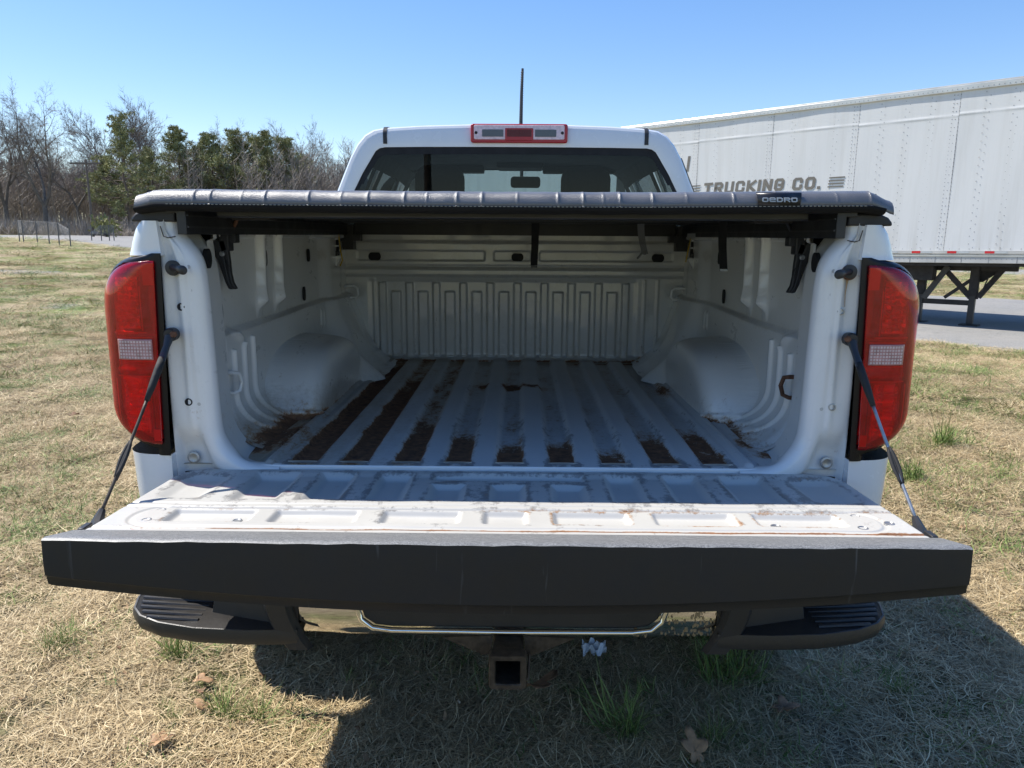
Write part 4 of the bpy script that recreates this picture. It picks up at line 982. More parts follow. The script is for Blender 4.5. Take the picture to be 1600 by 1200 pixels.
# stitched thread along the hem
th = MB()
for x in np.arange(-.70, .72, .0085):
    sag = -.002*(1-(x/.77)**2)+.0035*float(sst(.2, .7, x))
    th.box((x, -.0385, 1.4195+sag), (.0045, .001, .0012))
th.build('hem_stitching', MATS['thread'] if 'thread' in MATS else mat('thread', (.35, .34, .28), .8), CV, 0, kind='stuff')
for sg in (-1, 1):
    MB().loft([[(x, y, z+.0*y) for x, z in ((sg*.765, 1.405), (sg*.775, 1.42), (sg*.765, 1.45))] for y in (.02, 1.6)]).build('side_hem', trim, CV)
    m = MB().prism([(sg*.678, 1.358), (sg*.698, 1.358), (sg*.698, 1.402), (sg*.72, 1.402), (sg*.72, 1.412), (sg*.678, 1.412)], 'Y', -.004, 1.55)
    m.build('side_rail', blk, CV, bevel=.0015, label='black side rail with a pale scratch' if sg > 0 else None)
    MB().bb(sg*.675, sg*.679, .0, 1.54, 1.372, 1.376).bb(sg*.675, sg*.679, .0, 1.54, 1.396, 1.399).build('rail_groove', bow_m, CV)
    MB().bb(sg*.62, sg*.70, 1.46, 1.50, 1.335, 1.36).bb(sg*.655, sg*.70, 1.49, 1.54, 1.30, 1.40).build('rail_bracket', blk, CV)
    # clamp
    K = root('rail_clamp', (0, 1.0, 1.40)); K.parent = CV; K.location = (0, 0, 0)
    x0, y0 = sg*.700, .275
    MB().tube([(sg*.655, .25, 1.412), (sg*.690, .27, 1.36)], .0045, 8).build('clamp_rod', rust_m if sg < 0 else blk, K)
    MB().bb(x0-.026, x0+.026, y0-.02, y0+.012, 1.338, 1.361).bb(x0-.012, x0+.012, y0-.028, y0+.006, 1.318, 1.366).build('clamp_body', trim, K, bevel=.003)
    pts = [(x0+sg*.018, 1.345), (x0+sg*.012, 1.32), (x0+sg*.004, 1.295), (x0-sg*.001, 1.265), (x0-sg*.006, 1.243), (x0-sg*.014, 1.226)]
    wv = [.020, .021, .015, .011, .0095, .010]
    poly = [(a[0]-w_, a[1]) for a, w_ in zip(pts, wv)]+[(a[0]+w_, a[1]) for a, w_ in list(zip(pts, wv))[::-1]]
    MB().prism(poly, 'Y', y0-.028, y0-.012).build('clamp_handle', trim, K, bevel=.003)
    poly2 = [(a[0]-w_*.35, a[1]) for a, w_ in zip(pts, wv)]+[(a[0]+w_*.35, a[1]) for a, w_ in list(zip(pts, wv))[::-1]]
    MB().prism(poly2, 'Y', y0-.034, y0-.029).build('handle_ridge', blk, K, bevel=.0015)
    MB().lathe((x0+sg*.004, y0-.028, 1.312), (0, -1, 0), [(0, .006), (.0065, .006), (.008, .004), (.008, .0001)], 14).build('rivet', gal, K)
    MB().tube([(x0, y0-.03, 1.30), (x0-sg*.016, y0-.03, 1.276), (x0-sg*.012, y0-.03, 1.268), (x0+sg*.0, y0-.03, 1.272)], .0011, 5).build('wire_loop', blk, K)
    # front strap with yellow cord and buckle
    Q = root('cover_strap', (0, 1.0, 1.40)); Q.parent = CV; Q.location = (0, 0, 0)
    x1 = sg*.694; y1 = 1.36
    MB().bb(x1-.011, x1+.011, y1-.004, y1-.001, 1.265, 1.35).build('strap_web', strap_m, Q)
    fr = MB()
    for a, b, c_, d_ in ((-.018, -.013, 1.315, 1.345), (.013, .018, 1.315, 1.345), (-.018, .018, 1.3405, 1.346), (-.018, .018, 1.314, 1.3195)): fr.bb(x1+a, x1+b, y1-.012, y1-.006, c_, d_)
    fr.build('buckle', gal, Q)
    MB().box((x1+sg*-.004, y1-.014, 1.262), (.022, .008, .045), Matrix.Rotation(R(sg*-28), 3, 'Y')).build('slide_buckle', gal, Q, bevel=.002)
    MB().box((x1, y1-.012, 1.286), (.030, .012, .022)).build('buckle_block', blk, Q, bevel=.003)
    MB().tube([(x1, y1-.01, 1.40), (x1+.010, y1-.015, 1.385), (x1+.016, y1-.018, 1.35), (x1+.020, y1-.018, 1.30), (x1+.026, y1-.016, 1.262), (x1+.016, y1-.016, 1.240)] if sg < 0 else [(x1, y1-.01, 1.39), (x1-.016, y1-.016, 1.35), (x1-.024, y1-.018, 1.30), (x1-.030, y1-.018, 1.262)], .0028, 6).build('yellow_cord', yellow, Q, 180)
    MB().bb(sg*.700, sg*.7035, 1.538, 1.545, 1.3, 1.37).build('rail_end', dark, Q)
for y in (.26, .52, .78, 1.04, 1.30, 1.52):
    MB().prism([(-.676, 1.409), (-.676, 1.430), (.676, 1.430), (.676, 1.409)], 'Y', y, y+.035).bb(-.655, .66, y+.012, y+.022, 1.403, 1.409).build('cross_bow', bow_m if y in (.78, 1.3) else blk, CV, bevel=.002)
MB().bb(-.655, .66, 1.53, 1.56, 1.36, 1.43).build('front_header', blk, CV)
MB().bb(-.64, .645, .06, .115, 1.395, 1.43).build('rear_bar', blk, CV, bevel=.004)
for sg in (-1, 1): MB().bb(sg*.57, sg*.66, .20, .25, 1.392, 1.41).build('clamp_bracket', under_m, CV, bevel=.002)
def strap(x, y, z0, z1, w, m, sway, thick=.0025, label=None, name='hanging_strap'):
    rg = []
    for t_ in np.linspace(0, 1, 12):
        z = z0+(z1-z0)*t_; xx = x+sway*t_*t_; yy = y+.012*math.sin(t_*4); ww = w*(1-.12*t_)
        rg.append([(xx-ww, yy, z), (xx+ww, yy+.002, z), (xx+ww, yy+.002+thick, z), (xx-ww, yy+thick, z)])
    MB().loft(rg, close=True, caps=True).build(name, m, CV, 40, label=label)
strap(.076, 1.10, 1.42, 1.256, .0140, strap_m, -.004, label='black strap hanging at the middle')
strap(.440, 1.05, 1.43, 1.300, .0125, grey_strap, .016, label='frayed grey strap')
strap(.612, .62, 1.43, 1.262, .0130, strap_m, .004, label='black strap by the right wall')
MB().box((.0725, 1.085, 1.252), (.022, .004, .007)).build('strap_clip', blk, CV, bevel=.001)
MB().box((.616, .612, 1.265), (.022, .003, .006)).build('strap_label', whiteref, CV)
MB().tube([(.448, 1.05, 1.305), (.438, 1.045, 1.292), (.430, 1.045, 1.283)], .004, 5).tube([(.458, 1.05, 1.31), (.452, 1.045, 1.30)], .008, 5).build('frayed_end', grey_strap, CV)

# ---- stroke letters
GL = {
 'T': ([[(0, 1), (1, 1)], [(.5, .9), (.5, 0)]]), 'R': ([[(.0, 0), (.0, 1), (.78, 1), (1, .85), (1, .62), (.78, .48), (.12, .48)], [(.55, .46), (1, 0)]]),
 'U': ([[(0, 1), (0, .15), (.18, 0), (.82, 0), (1, .15), (1, 1)]]), 'C': ([[(1, .72), (1, .85), (.82, 1), (.18, 1), (0, .85), (0, .15), (.18, 0), (.82, 0), (1, .15), (1, .28)]]),
 'K': ([[(0, 0), (0, 1)], [(1, 1), (.18, .5), (1, 0)]]), 'I': ([[(0, 0), (0, 1)]]), 'N': ([[(0, 0), (0, 1)], [(.08, .98), (.92, .02)], [(1, 0), (1, 1)]]),
 'G': ([[(1, .72), (1, .85), (.82, 1), (.18, 1), (0, .85), (0, .15), (.18, 0), (.82, 0), (1, .15), (1, .46), (.55, .46)]]), 'O': ([[(.5, 0), (.82, 0), (1, .15), (1, .85), (.82, 1), (.18, 1), (0, .85), (0, .15), (.18, 0), (.5, 0)]]),
 '.': ([[(0, 0), (0, .12)]]), 'e': ([[(1, 0), (.15, 0), (0, .15), (0, .85), (.15, 1), (.85, 1), (1, .85), (1, .5), (.1, .5)]]),
 'D': ([[(0, 0), (0, 1), (.75, 1), (1, .75), (1, .25), (.75, 0), (0, 0)]])}
def stroke_letter(ch, w, h, th, fn, depth, slant=.0, thx=None):
    """fn(a,b,d)->world point ; a right, b up, d out"""
    m = MB(); thx = thx or th
    for si, st in enumerate(GL[ch]):
        P = [Vector(((p[0]*(w-thx)+thx/2), p[1]*(h-th)+th/2)) for p in st]
        closed = (P[0]-P[-1]).length < 1e-6
        if closed: P = P[:-1]
        n = len(P); L = []; Rr = []
        for i, p in enumerate(P):
            a = P[(i-1) % n] if (closed or i > 0) else None; b = P[(i+1) % n] if (closed or i < n-1) else None
            d1 = (p-a).normalized() if a is not None else (b-p).normalized(); d2 = (b-p).normalized() if b is not None else d1
            n1 = Vector((-d1.y, d1.x)); n2 = Vector((-d2.y, d2.x)); mt = (n1+n2).normalized(); k = min(1.6, 1/max(.4, mt.dot(n1)))
            tx = thx/2 if True else th/2
            wv = Vector((mt.x*thx/2*k, mt.y*th/2*k)); q = p.copy()
            if a is None: q = q-Vector((d1.x*thx/2, d1.y*th/2))
            if b is None: q = q+Vector((d2.x*thx/2, d2.y*th/2))
            L.append(q+wv); Rr.append(q-wv)
        dd = depth*(1-.25*si)
        rg = [[fn(l.x+l.y*slant, l.y, 0), fn(l.x+l.y*slant, l.y, dd), fn(r_.x+r_.y*slant, r_.y, dd), fn(r_.x+r_.y*slant, r_.y, 0)] for l, r_ in zip(L, Rr)]
        if closed: rg.append(rg[0])
        m.loft(rg, close=True, caps=not closed)
    return m
# badge on the cover edge
BD = root('maker_badge', (0, 1.0, 1.40)); BD.parent = CV; BD.location = (0, 0, 0)
def bf(a, b, d): # plate plane leaning with the vinyl edge
    return (.505+a+b*-.15*0, -.0385-d+.010*sst(.012, .030, b), 1.4235+b)
MB().loft([[(x, -.0365+.009*t_**3-e, 1.4225+.026*t_) for x in (.503+.004*(1-t_)-.004, .588-.004*(1-t_)+.003)] for t_ in (0, .5, .85, 1) for e in (0.001,)]).build('badge_plate', logo_m, BD, solid=.002)
xx = 0
for ch in 'OeDRO':
    stroke_letter(ch, .0125, .0092, .0022, lambda a, b, d, x0=xx: (.510+x0+a, -.0385-d+.009*((b+.008)/.026)**3, 1.4295+b), .0012, 0, .0028).build('letter', logo_w, BD, 0)
    xx += .0146

# ================================================================== semi trailer
def tw(u_, s_, z): x, y = xy(u_, s_); return (x, y, z-.0155*(u_-1)*min(1., max(0., z+.2)/1.1))
RU = 1.83
gx, gy_, _ = tw(RU, 15, 0)
TR = root('semi_trailer', (gx, gy_, -.2), 'long white riveted semi trailer with grey lettering parked beyond the pickup', 'trailer')
U0, U1 = -1.0, 15.2; S0 = 13.75; S1 = 16.3; ZB_, ZT_ = 1.06, 3.80
np_ = 0; uedge = []
uu = U0
def jj(u_): return .0
pan_edges = np.arange(U0, U1+.01, 1.62)
for i in range(len(pan_edges)-1):
    a, b = pan_edges[i]+.003, pan_edges[i+1]-.003; s0 = .004*math.sin(i*1.9)
    def pf(U_, V_, a=a, b=b, i=i):
        off = .004*np.sin(U_*3.9+V_*.8+i)*np.sin(V_*1.3+i)-.007*np.exp(-((V_-(3.43+.012*math.sin(i*2.3)))/.02)**2)*(.3+.7*np.abs(np.sin(U_*3.1+i)))+.0015*wob(U_, V_, 1.5, i)
        off = off-.004*np.exp(-((U_-a-.03)/.012)**2)
        X, Y = xy(U_, S0+off); return X, Y, V_-.0155*(U_-1)
    MB().grid(np.linspace(a, b, 26), np.concatenate([np.linspace(ZB_+.1, 3.3, 12), np.linspace(3.36, 3.5, 10), np.linspace(3.55, ZT_, 6)]), pf).build('side_panel', trailer_m, TR, 180)
# body box behind the panels, roof and ends
def tbox(m, u0, u1, s0, s1, z0, z1):
    P = [tw(a, b, c) for c in (z0, z1) for a, b in ((u0, s0), (u1, s0), (u1, s1), (u0, s1))]
    return m.add(P, [(0, 1, 2, 3), (7, 6, 5, 4), (0, 4, 5, 1), (1, 5, 6, 2), (2, 6, 7, 3), (3, 7, 4, 0)])
tbox(MB(), U0+.02, U1-.02, S0+.03, S1, ZB_+.02, ZT_+.05).build('cargo_box', trailer_m, TR)
tbox(MB(), U0-.01, U1+.01, S0-.03, S1+.01, ZT_, 3.90).build('top_rail', alu, TR, bevel=.012)
tbox(MB(), U0-.01, U1+.01, S0-.010, S0+.2, 3.90, 3.925).build('roof_edge', alu, TR, bevel=.008)
tbox(MB(), U0-.01, U1+.01, S0-.012, S0+.02, ZB_+.055, ZB_+.105).build('scuff_band', rail_m, TR)
tbox(MB(), U0-.01, U1+.01, S0-.035, S1+.01, .955, ZB_+.005).build('bottom_rail', rail_m, TR, bevel=.006)
tbox(MB(), U0-.01, U1+.01, S0-.045, S0-.02, ZB_+.005, ZB_+.028).build('rub_strip', alu, TR)
tbox(MB(), U0+.02, U1-.02, S0+.05, S1-.05, .90, .955).build('floor_underside', under_m, TR)
# rivets
riv = MB()
def rivet(u_, z, r_=.0095, so_=.0):
    c = Vector(tw(u_, S0-.001-so_, z)); n = Vector((-.663, -.749, 0)); a = Vector((-.749, .663, 0)); b = Vector((0, 0, 1))
    riv.add([c+(a*math.cos(t_)+b*math.sin(t_))*r_ for t_ in np.linspace(0, 2*math.pi, 6, endpoint=False)]+[c+n*.005], [(i, (i+1) % 6, 6) for i in range(6)])
k = 0
for i, ue in enumerate(np.arange(U0, U1, .405)):
    seam = i % 4 == 0
    cols_ = (.0, .05, .1) if seam else (-.03, .035)
    for j, du in enumerate(cols_):
        for z in np.arange(ZB_+.16+(.06 if j % 2 else 0), 3.76, .13 if not (seam and j != 1) else .065):
            rivet(ue+du, z, .0085 if seam else .008)
for ue in np.arange(U0, U1, .075):
    rivet(ue, 3.84, .010, .03); rivet(ue+.03, 1.025, .009, .035)
for ue in np.arange(U0, U1, .15): rivet(ue, ZB_+.135, .008)
riv.build('rivets', MATS['rivet'] if 'rivet' in MATS else mat('rivet', (.3, .3, .3), .45, metal=.5), TR, 0, kind='stuff')
# reflective tape
i = 0
for k in range(26):
    a = 1.47+.565*(k-4)
    for (b0, b1, mm) in ((a, a+.14, redref), (a-.19, a-.02, whiteref)):
        if U0 < b0 and b1 < U1: tbox(MB(), b0, b1, S0-.0145, S0-.011, ZB_+.06, ZB_+.098).build('reflective_tape', mm, TR)
# rail posts on the bottom rail
pm = MB()
for ue in np.arange(U0+.1, U1, .405): tbox(pm, ue, ue+.012, S0-.0375, S0-.034, .957, ZB_)
pm.build('rail_joints', MATS['rivet'], TR, kind='stuff')
# lettering
uL = 6.93
for ch in 'TRUCKING':
    w_ = .20 if ch != 'I' else .062
    stroke_letter(ch, w_, .235, .052, lambda a, b, d, u0=uL: tw(u0-a, S0-.004-d, 2.333+b), .0025, .10, .060).build('letter', letter_m, TR, 0)
    uL -= w_+.040
uL = 5.02
for ch in 'CO.':
    w_ = .20 if ch != '.' else .060
    stroke_letter(ch, w_, .235 if ch != '.' else .06, .052, lambda a, b, d, u0=uL: tw(u0-a, S0-.004-d, 2.325+b), .0025, .10, .060).build('letter', letter_m, TR, 0)
    uL -= w_+.045
for u0, u1 in ((4.04, 4.33), (7.02, 7.31)):
    for q in range(4): 
        P = [tw(a, S0-.0045-d, 2.345+q*.055+(.0+dz)) for d in (0, .002) for a, dz in ((u1+.01*0-.02*q*.3, 0), (u0-.02*q*.3, 0), (u0-.02*q*.3-.004, .022), (u1-.02*q*.3-.004, .022))]
        MB().add(P, [(0, 1, 2, 3), (7, 6, 5, 4), (0, 4, 5, 1), (1, 5, 6, 2), (2, 6, 7, 3), (3, 7, 4, 0)]).build('stripe', letter_m, TR)
for ch, u0 in (('I', 7.36),):
    stroke_letter(ch, .07 if ch == 'I' else .3, .32, .06, lambda a, b, d, u0=u0: tw(u0-a, S0-.004-d, 2.83+b), .0025, .10, .06).build('letter', letter_m, TR, 0)
# landing gear
gear_m = under_m
LG = root('landing_gear', (gx, gy_, -.2)); LG.parent = TR; LG.location = (0, 0, 0)
SL = 14.4
for ul in (1.83, 2.68):
    m = MB(); tbox(m, ul-.07, ul+.07, SL-.06, SL+.08, .35, .92); m.build('gear_leg', under_m, LG, bevel=.008)
    m = MB(); tbox(m, ul-.05, ul+.05, SL-.045, SL+.055, -.16, .36); m.build('inner_leg', blk, LG)
    m = MB(); tbox(m, ul-.15, ul+.15, SL-.13, SL+.13, -.195, -.165); m.build('foot_pad', under_m, LG)
def tbar(a, b, w, h_, nm='brace', m_=None): MB().bar(tw(*a), tw(*b), w, h_).build(nm, m_ or under_m, LG)
tbar((2.25, SL-.1, .88), (2.60, SL-.1, .28), .05, .10, m_=bow_m)
tbar((2.30, SL, .80), (1.86, SL, .32), .05, .09); tbar((1.86, SL, .66), (2.28, SL, .30), .04, .06)
tbar((1.40, SL, .86), (1.74, SL, .33), .06, .09); tbar((1.74, SL, .33), (1.86, SL, .34), .05, .07)
tbar((1.8, SL, .22), (2.75, SL, .22), .06, .09); tbar((3.2, SL, .86), (2.78, SL, .33), .06, .09)
tbar((1.6, SL-.12, .70), (1.68, SL-.12, .42), .02, .02, 'crank')
mpl = MB().add([tw(a, SL+dd, z) for dd in (.1, .13) for a, z in ((1.3, .93), (1.95, .93), (1.9, .60), (1.72, .60))], [(0, 1, 2, 3), (7, 6, 5, 4), (0, 4, 5, 1), (1, 5, 6, 2), (2, 6, 7, 3), (3, 7, 4, 0)]); mpl.build('gusset_plate', under_m, LG)
m = MB(); tbox(m, 1.2, 3.6, SL-.02, SL+.1, .80, .93); m.build('gear_beam', under_m, LG)
m = MB(); tbox(m, 2.45, 3.7, SL-.3, SL+.0, .62, .93); m.build('tool_box', under_m, LG)
for a in (12.0, 13.3):
    for s_ in (S0+.16, S1-.16):
        c = tw(a, s_, .31); n = Vector((-.663, -.749, 0))
        w_ = root('trailer_wheel', (gx, gy_, -.2)); w_.parent = TR; w_.location = (0, 0, 0)
        MB().lathe(c, n, [(-.14, .3), (-.14, .48), (-.1, .51), (.1, .51), (.14, .48), (.14, .3)], 32).build('tyre', rubber, w_)
        MB().lathe(c, n, [(-.1, .3), (.12, .3), (.05, .22), (.06, .1), (.1, .08), (.1, .0001)], 24).build('rim', alu, w_)
m = MB(); tbox(m, 11.3, 14, S0+.5, S1-.5, .55, .92); m.build('axle_frame', under_m, TR)

# ================================================================== trees
def bare_tree(seed, H, spread, nl=7, forks=2, thin=1.0, lvls=4, bark_=bark):
    rd = random.Random(seed); trunk = MB(); crown = MB()
    def seg(p, d, L, r_, lv, mbx):
        n = 5 if lv <= 1 else (4 if lv == 2 else 2); pts = [p]; rads = [r_]; q = d.copy()
        for k in range(n):
            q = (q+Vector((rd.gauss(0, .15), rd.gauss(0, .15), rd.gauss(0, .08)+.03))).normalized(); pts.append(pts[-1]+q*L/n); rads.append(r_*(1-(.62 if lv < lvls else .8)*(k+1)/n))
        mbx.tube(pts, rads, (7, 6, 4, 3, 3)[min(lv, 4)], cap=False); return pts, rads, q
    def grow(p, d, L, r_, lv):
        pts, rads, q = seg(p, d, L, r_, lv, trunk if lv <= 1 else crown)
        if lv >= lvls: return
        nchild = (nl, 6, 6, 5)[min(lv, 3)]
        for i in range(nchild):
            t_ = rd.uniform(.35 if lv else .38, 1.0); k = t_*(len(pts)-1); i0 = min(int(k), len(pts)-2); fp = pts[i0].lerp(pts[i0+1], k-i0); fr = rads[i0]+(rads[i0+1]-rads[i0])*(k-i0)
            dd = (pts[i0+1]-pts[i0]).normalized(); a = rd.uniform(0, 6.28); o1 = dd.orthogonal().normalized(); o2 = dd.cross(o1); sp = spread*rd.uniform(.7, 1.5)*(1+.25*lv)
            nd = (dd+(o1*math.cos(a)+o2*math.sin(a))*sp).normalized(); nd.z = nd.z*.8+.12; nd.normalize()
            grow(fp, nd, L*rd.uniform(.42, .68)*(1.05-.25*t_), max(.014, fr*rd.uniform(.5, .72)), lv+1)
        grow(pts[-1], (q+Vector((rd.gauss(0, .1), rd.gauss(0, .1), .1))).normalized(), L*.55, rads[-1]*.95, lv+1)
    base = Vector((0, 0, -.2))
    if forks <= 1: grow(base, Vector((rd.gauss(0, .04), rd.gauss(0, .04), 1)), H*.60, .24*thin, 0)
    else:
        fh = H*rd.uniform(.16, .28); trunk.tube([base, (0, 0, fh*.5), (0, 0, fh)], [.36*thin, .30*thin, .26*thin], 9)
        for i in range(forks):
            a = 6.28*i/forks+rd.uniform(-.4, .4); grow(Vector((0, 0, fh*.97)), Vector((math.cos(a)*spread*.55, math.sin(a)*spread*.55, 1)).normalized(), (H-fh)*.60, .21*thin, 0)
    zmax = max(p[2] for p in crown.v); k = H/zmax
    for mbx in (trunk, crown): mbx.v = [(x*k, y*k, z*k) for x, y, z in mbx.v]
    return trunk.mesh('trunk', bark_, 60), crown.mesh('crown', twig_m, 0)
def pine_tree(seed, H, bare=.4, w=2.2, ntuft=260):
    rd = random.Random(seed); trunk = MB(); crown = MB()
    pts = [(0, 0, -.2)]; 
    for k in range(1, 9): pts.append((rd.gauss(0, .06)*k*.5, rd.gauss(0, .06)*k*.5, H*k/8*.97))
    trunk.tube(pts, [.17*(1-.85*k/8) for k in range(9)], 8)
    nb = int(ntuft/8)
    for i in range(nb):
        t_ = bare+(1-bare)*((i+rd.random())/nb); z = H*t_; k = min(7, int(t_*8)); c = Vector(pts[k]).lerp(Vector(pts[k+1]), t_*8-k) if k < 8 else Vector(pts[8])
        a = rd.uniform(0, 6.28); tt = (t_-bare)/(1-bare); L = w*(.35+1.0*math.sin(min(1, tt*1.15+.18)*math.pi)**.7)*rd.uniform(.55, 1.1)*(1 if rd.random() > .15 else 1.25)
        e = c+Vector((math.cos(a)*L, math.sin(a)*L, L*rd.uniform(-.05, .5))); mid_ = c.lerp(e, .5)+Vector((0, 0, -.08*L))
        trunk.tube([c, mid_, e], [.045*(1.2-t_), .03*(1.2-t_), .012], 4, cap=False)
        for j in range(rd.randint(6, 10)):
            q = rd.uniform(.35, 1.05); pc = c.lerp(e, q)+Vector((rd.gauss(0, .22), rd.gauss(0, .22), rd.gauss(.05, .16))); sz = rd.uniform(.2, .4)
            for n_ in range(18):
                d = Vector((rd.gauss(0, 1), rd.gauss(0, 1), rd.gauss(.5, .8))).normalized(); s1 = d.orthogonal().normalized(); s1 = (s1*math.cos(n_)+d.cross(s1)*math.sin(n_))*.030
                b_ = pc+d*sz*.1; tip = pc+d*sz*rd.uniform(.8, 1.2)
                crown.add([b_-s1, b_+s1, tip+s1*.5, tip-s1*.5], [(0, 1, 2, 3)])
    return trunk.mesh('trunk', pine_bark, 60), crown.mesh('needles', pine_m, 0)
def put_tree(kind, meshes, x, y, s, rz, label, cat, group=None, sz=None):
    z = float(hgt(np.array(x), np.array(y)))-.05
    t_ = root(kind, (x, y, z), label, cat, group); t_.rotation_euler = (0, 0, rz); t_.scale = (s, s, sz or s)
    for me, nm in zip(meshes, ('trunk', 'crown' if kind != 'pine_tree' else 'needles')):
        o = bpy.data.objects.new(nm, me); COL.objects.link(o); o.parent = t_
def bypix(px, dist):     # ground position on a bearing; dist metres forward
    X = .02+(px-810)/1170*dist*1.02; return X, -1.6+dist
BV = [bare_tree(11, 15.5, .62, 6, 3), bare_tree(12, 14.5, .6, 7, 2), bare_tree(13, 13.5, .55, 8, 1), bare_tree(14, 14, .5, 9, 1, .8), bare_tree(15, 12, .7, 7, 2, .75), bare_tree(16, 15, .42, 9, 2, .85, bark_=bark_l)]
PV = [pine_tree(21, 11.5, .16, 2.6, 560), pine_tree(22, 11, .28, 2.8, 700), pine_tree(23, 10.5, .32, 2.6, 640), pine_tree(24, 10, .25, 2.9, 700)]
main = [
 (97, 60, 0, 1.0, 'tall broad bare tree with forked trunk, largest at the left of the wood'),
 (38, 62, 1, 1.0, 'bare tree leaning beside the largest forked tree, second from the left edge'),
 (14, 60, 2, .98, 'dark straight bare tree nearest the left edge of the photo'),
 (146, 66, 4, .85, 'low spreading bare tree right of the largest forked tree'),
 (118, 72, 3, .80, 'slim bare tree close behind the largest forked tree'),
 (205, 78, 5, 1.13, 'pale tall bare tree rising behind the nearest pine'),
 (262, 80, 5, 1.10, 'pale bare tree standing just right of the nearest pine'),
 (300, 84, 3, .95, 'bare tree top showing between the first two pines'),
 (385, 84, 0, .93, 'round bare crown rising over the middle of the pines'),
 (430, 86, 4, 1.02, 'bare crown showing above the right hand pines'),
 (497, 80, 5, .97, 'pale bare tree right of the last pine'),
 (535, 84, 1, .84, 'small bare tree just left of the pickup cab'),
 (556, 82, 2, .80, 'thin bare tree touching the edge of the pickup cab')]
for px, D, v_, s, lb in main:
    x, y = bypix(px, D); put_tree('bare_tree', BV[v_], x, y, s*(.76 if px < 180 else .84), px*.37, lb, 'tree')
for i, (px, D, v_, s) in enumerate([(-120, 60, 0, 1.), (-70, 64, 3, 1), (-30, 62, 1, 1), (60, 70, 3, .78), (80, 78, 2, .8), (128, 76, 2, .8), (160, 74, 3, .82), (178, 80, 2, .86), (0, 74, 3, .85), (30, 80, 5, .8), (230, 84, 2, .9), (340, 88, 2, .84), (365, 92, 3, .86), (455, 90, 3, .84), (475, 88, 2, .88), (515, 90, 3, .78), (545, 94, 3, .8), (570, 90, 2, .78), (600, 92, 3, .8), (186, 70, 4, .7), (50, 84, 2, .75), (106, 86, 3, .8), (137, 88, 5, .7)]):
    x, y = bypix(px, D); put_tree('bare_tree', BV[v_], x, y, s*(.76 if px < 180 else .84), px*.91+i, 'slim bare tree among the thin trunks filling the wood', 'tree', 'slim bare trees filling the wood')
pines = [(222, 60, 0, .93, 'nearest pine with open layered branches standing out left of the others'), (196, 66, 2, .72, 'small pine low behind the nearest pine on its left'), (262, 67, 3, .82, 'shorter pine close behind the right side of the nearest pine'),
 (306, 70, 1, .98, 'full topped pine, first of the row right of the nearest pine'), (330, 74, 3, .95, 'slightly lower pine, second in the row'), (352, 71, 2, .99, 'narrow pine in the middle of the pine row'), (385, 73, 1, 1.0, 'tall dense pine at the centre right of the row'),
 (412, 74, 3, 1.05, 'broad pine just right of the row centre'), (437, 72, 1, .97, 'pine with a rounded top near the right of the row'), (462, 73, 2, .98, 'second to last pine of the row'), (483, 75, 3, .86, 'last low pine at the right end of the row')]
for px, D, v_, s, lb in pines:
    x, y = bypix(px, D); put_tree('pine_tree', PV[v_], x, y, s*.86, px*.53, lb, 'pine')
# thicket behind and brush in front
sm = []
for sd in range(5):
    m = MB(); rd = random.Random(sd+90); tn = []
    for q in range(7):
        bx_, by_ = rd.gauss(0, 1.3), rd.gauss(0, 1.3); Hh = rd.uniform(4, 9.5); ln = rd.gauss(0, .08); n0 = len(m.v)
        m.tube([(bx_, by_, 0), (bx_+ln*Hh*.5, by_, Hh*.5), (bx_+ln*Hh, by_+.2, Hh)], [.06, .04, .015], 4, cap=False)
        for w_ in range(16):
            t_ = rd.uniform(.25, 1); a = rd.uniform(0, 6.28); L = rd.uniform(.6, 2)*(1.2-t_*.5); p = Vector((bx_+ln*Hh*t_, by_+.2*t_, Hh*t_)); e = p+Vector((math.cos(a)*L*.7, math.sin(a)*L*.7, L*.8))
            m.tube([p, p.lerp(e, .5)+Vector((0, 0, -.1)), e], [.022, .016, .009], 3, cap=False)
            for z_ in range(2):
                p2 = p.lerp(e, rd.uniform(.3, .9)); a = rd.uniform(0, 6.28); m.tube([p2, p2+Vector((math.cos(a)*.5, math.sin(a)*.5, rd.uniform(.2, .7)))], [.012, .008], 3, cap=False)
        tn += [rd.random()*.6]*(len(m.v)-n0)
    m.a = {'tint': tn}; sm.append(m.mesh('sapling', brush_m, 0))
n = 390; D = rng.uniform(66, 100, n); px = rng.uniform(-160, 640, n); X = .02+(px-810)/1170*D*1.02
pts = np.stack([X, -1.6+D, np.full(n, .72)], -1)
do_scatter('thicket', sm, pts, 'dense grey brown undergrowth of thin saplings behind the trees', tilt=.04, zs=(.8, 1.15))
n = 420; D = rng.uniform(105, 150, n); px = rng.uniform(600, 2300, n); X = .02+(px-810)/1170*D*1.02
pts = np.stack([X, -1.6+D, np.full(n, .8)], -1)
do_scatter('distant_wood', sm, pts, 'far grey brown wood along the horizon behind the trailer', tilt=.04, zs=(.7, 1.0))
bm = [clump(170, 1.0, .5, 1.5, .6, .012, segs=3, tall=1).mesh('brush_clump', brush_m, 0) for _ in range(4)]
n = 420; px = rng.uniform(-150, 560, n); D = rng.uniform(55, 68, n); X = .02+(px-810)/1170*D*1.02
pts = np.stack([X, -1.6+D, rng.uniform(.7, 1.25, n)], -1)
do_scatter('brush', bm, pts, 'low brown brush and dead weeds along the foot of the wood', tilt=.1, zs=(.7, 1.2))
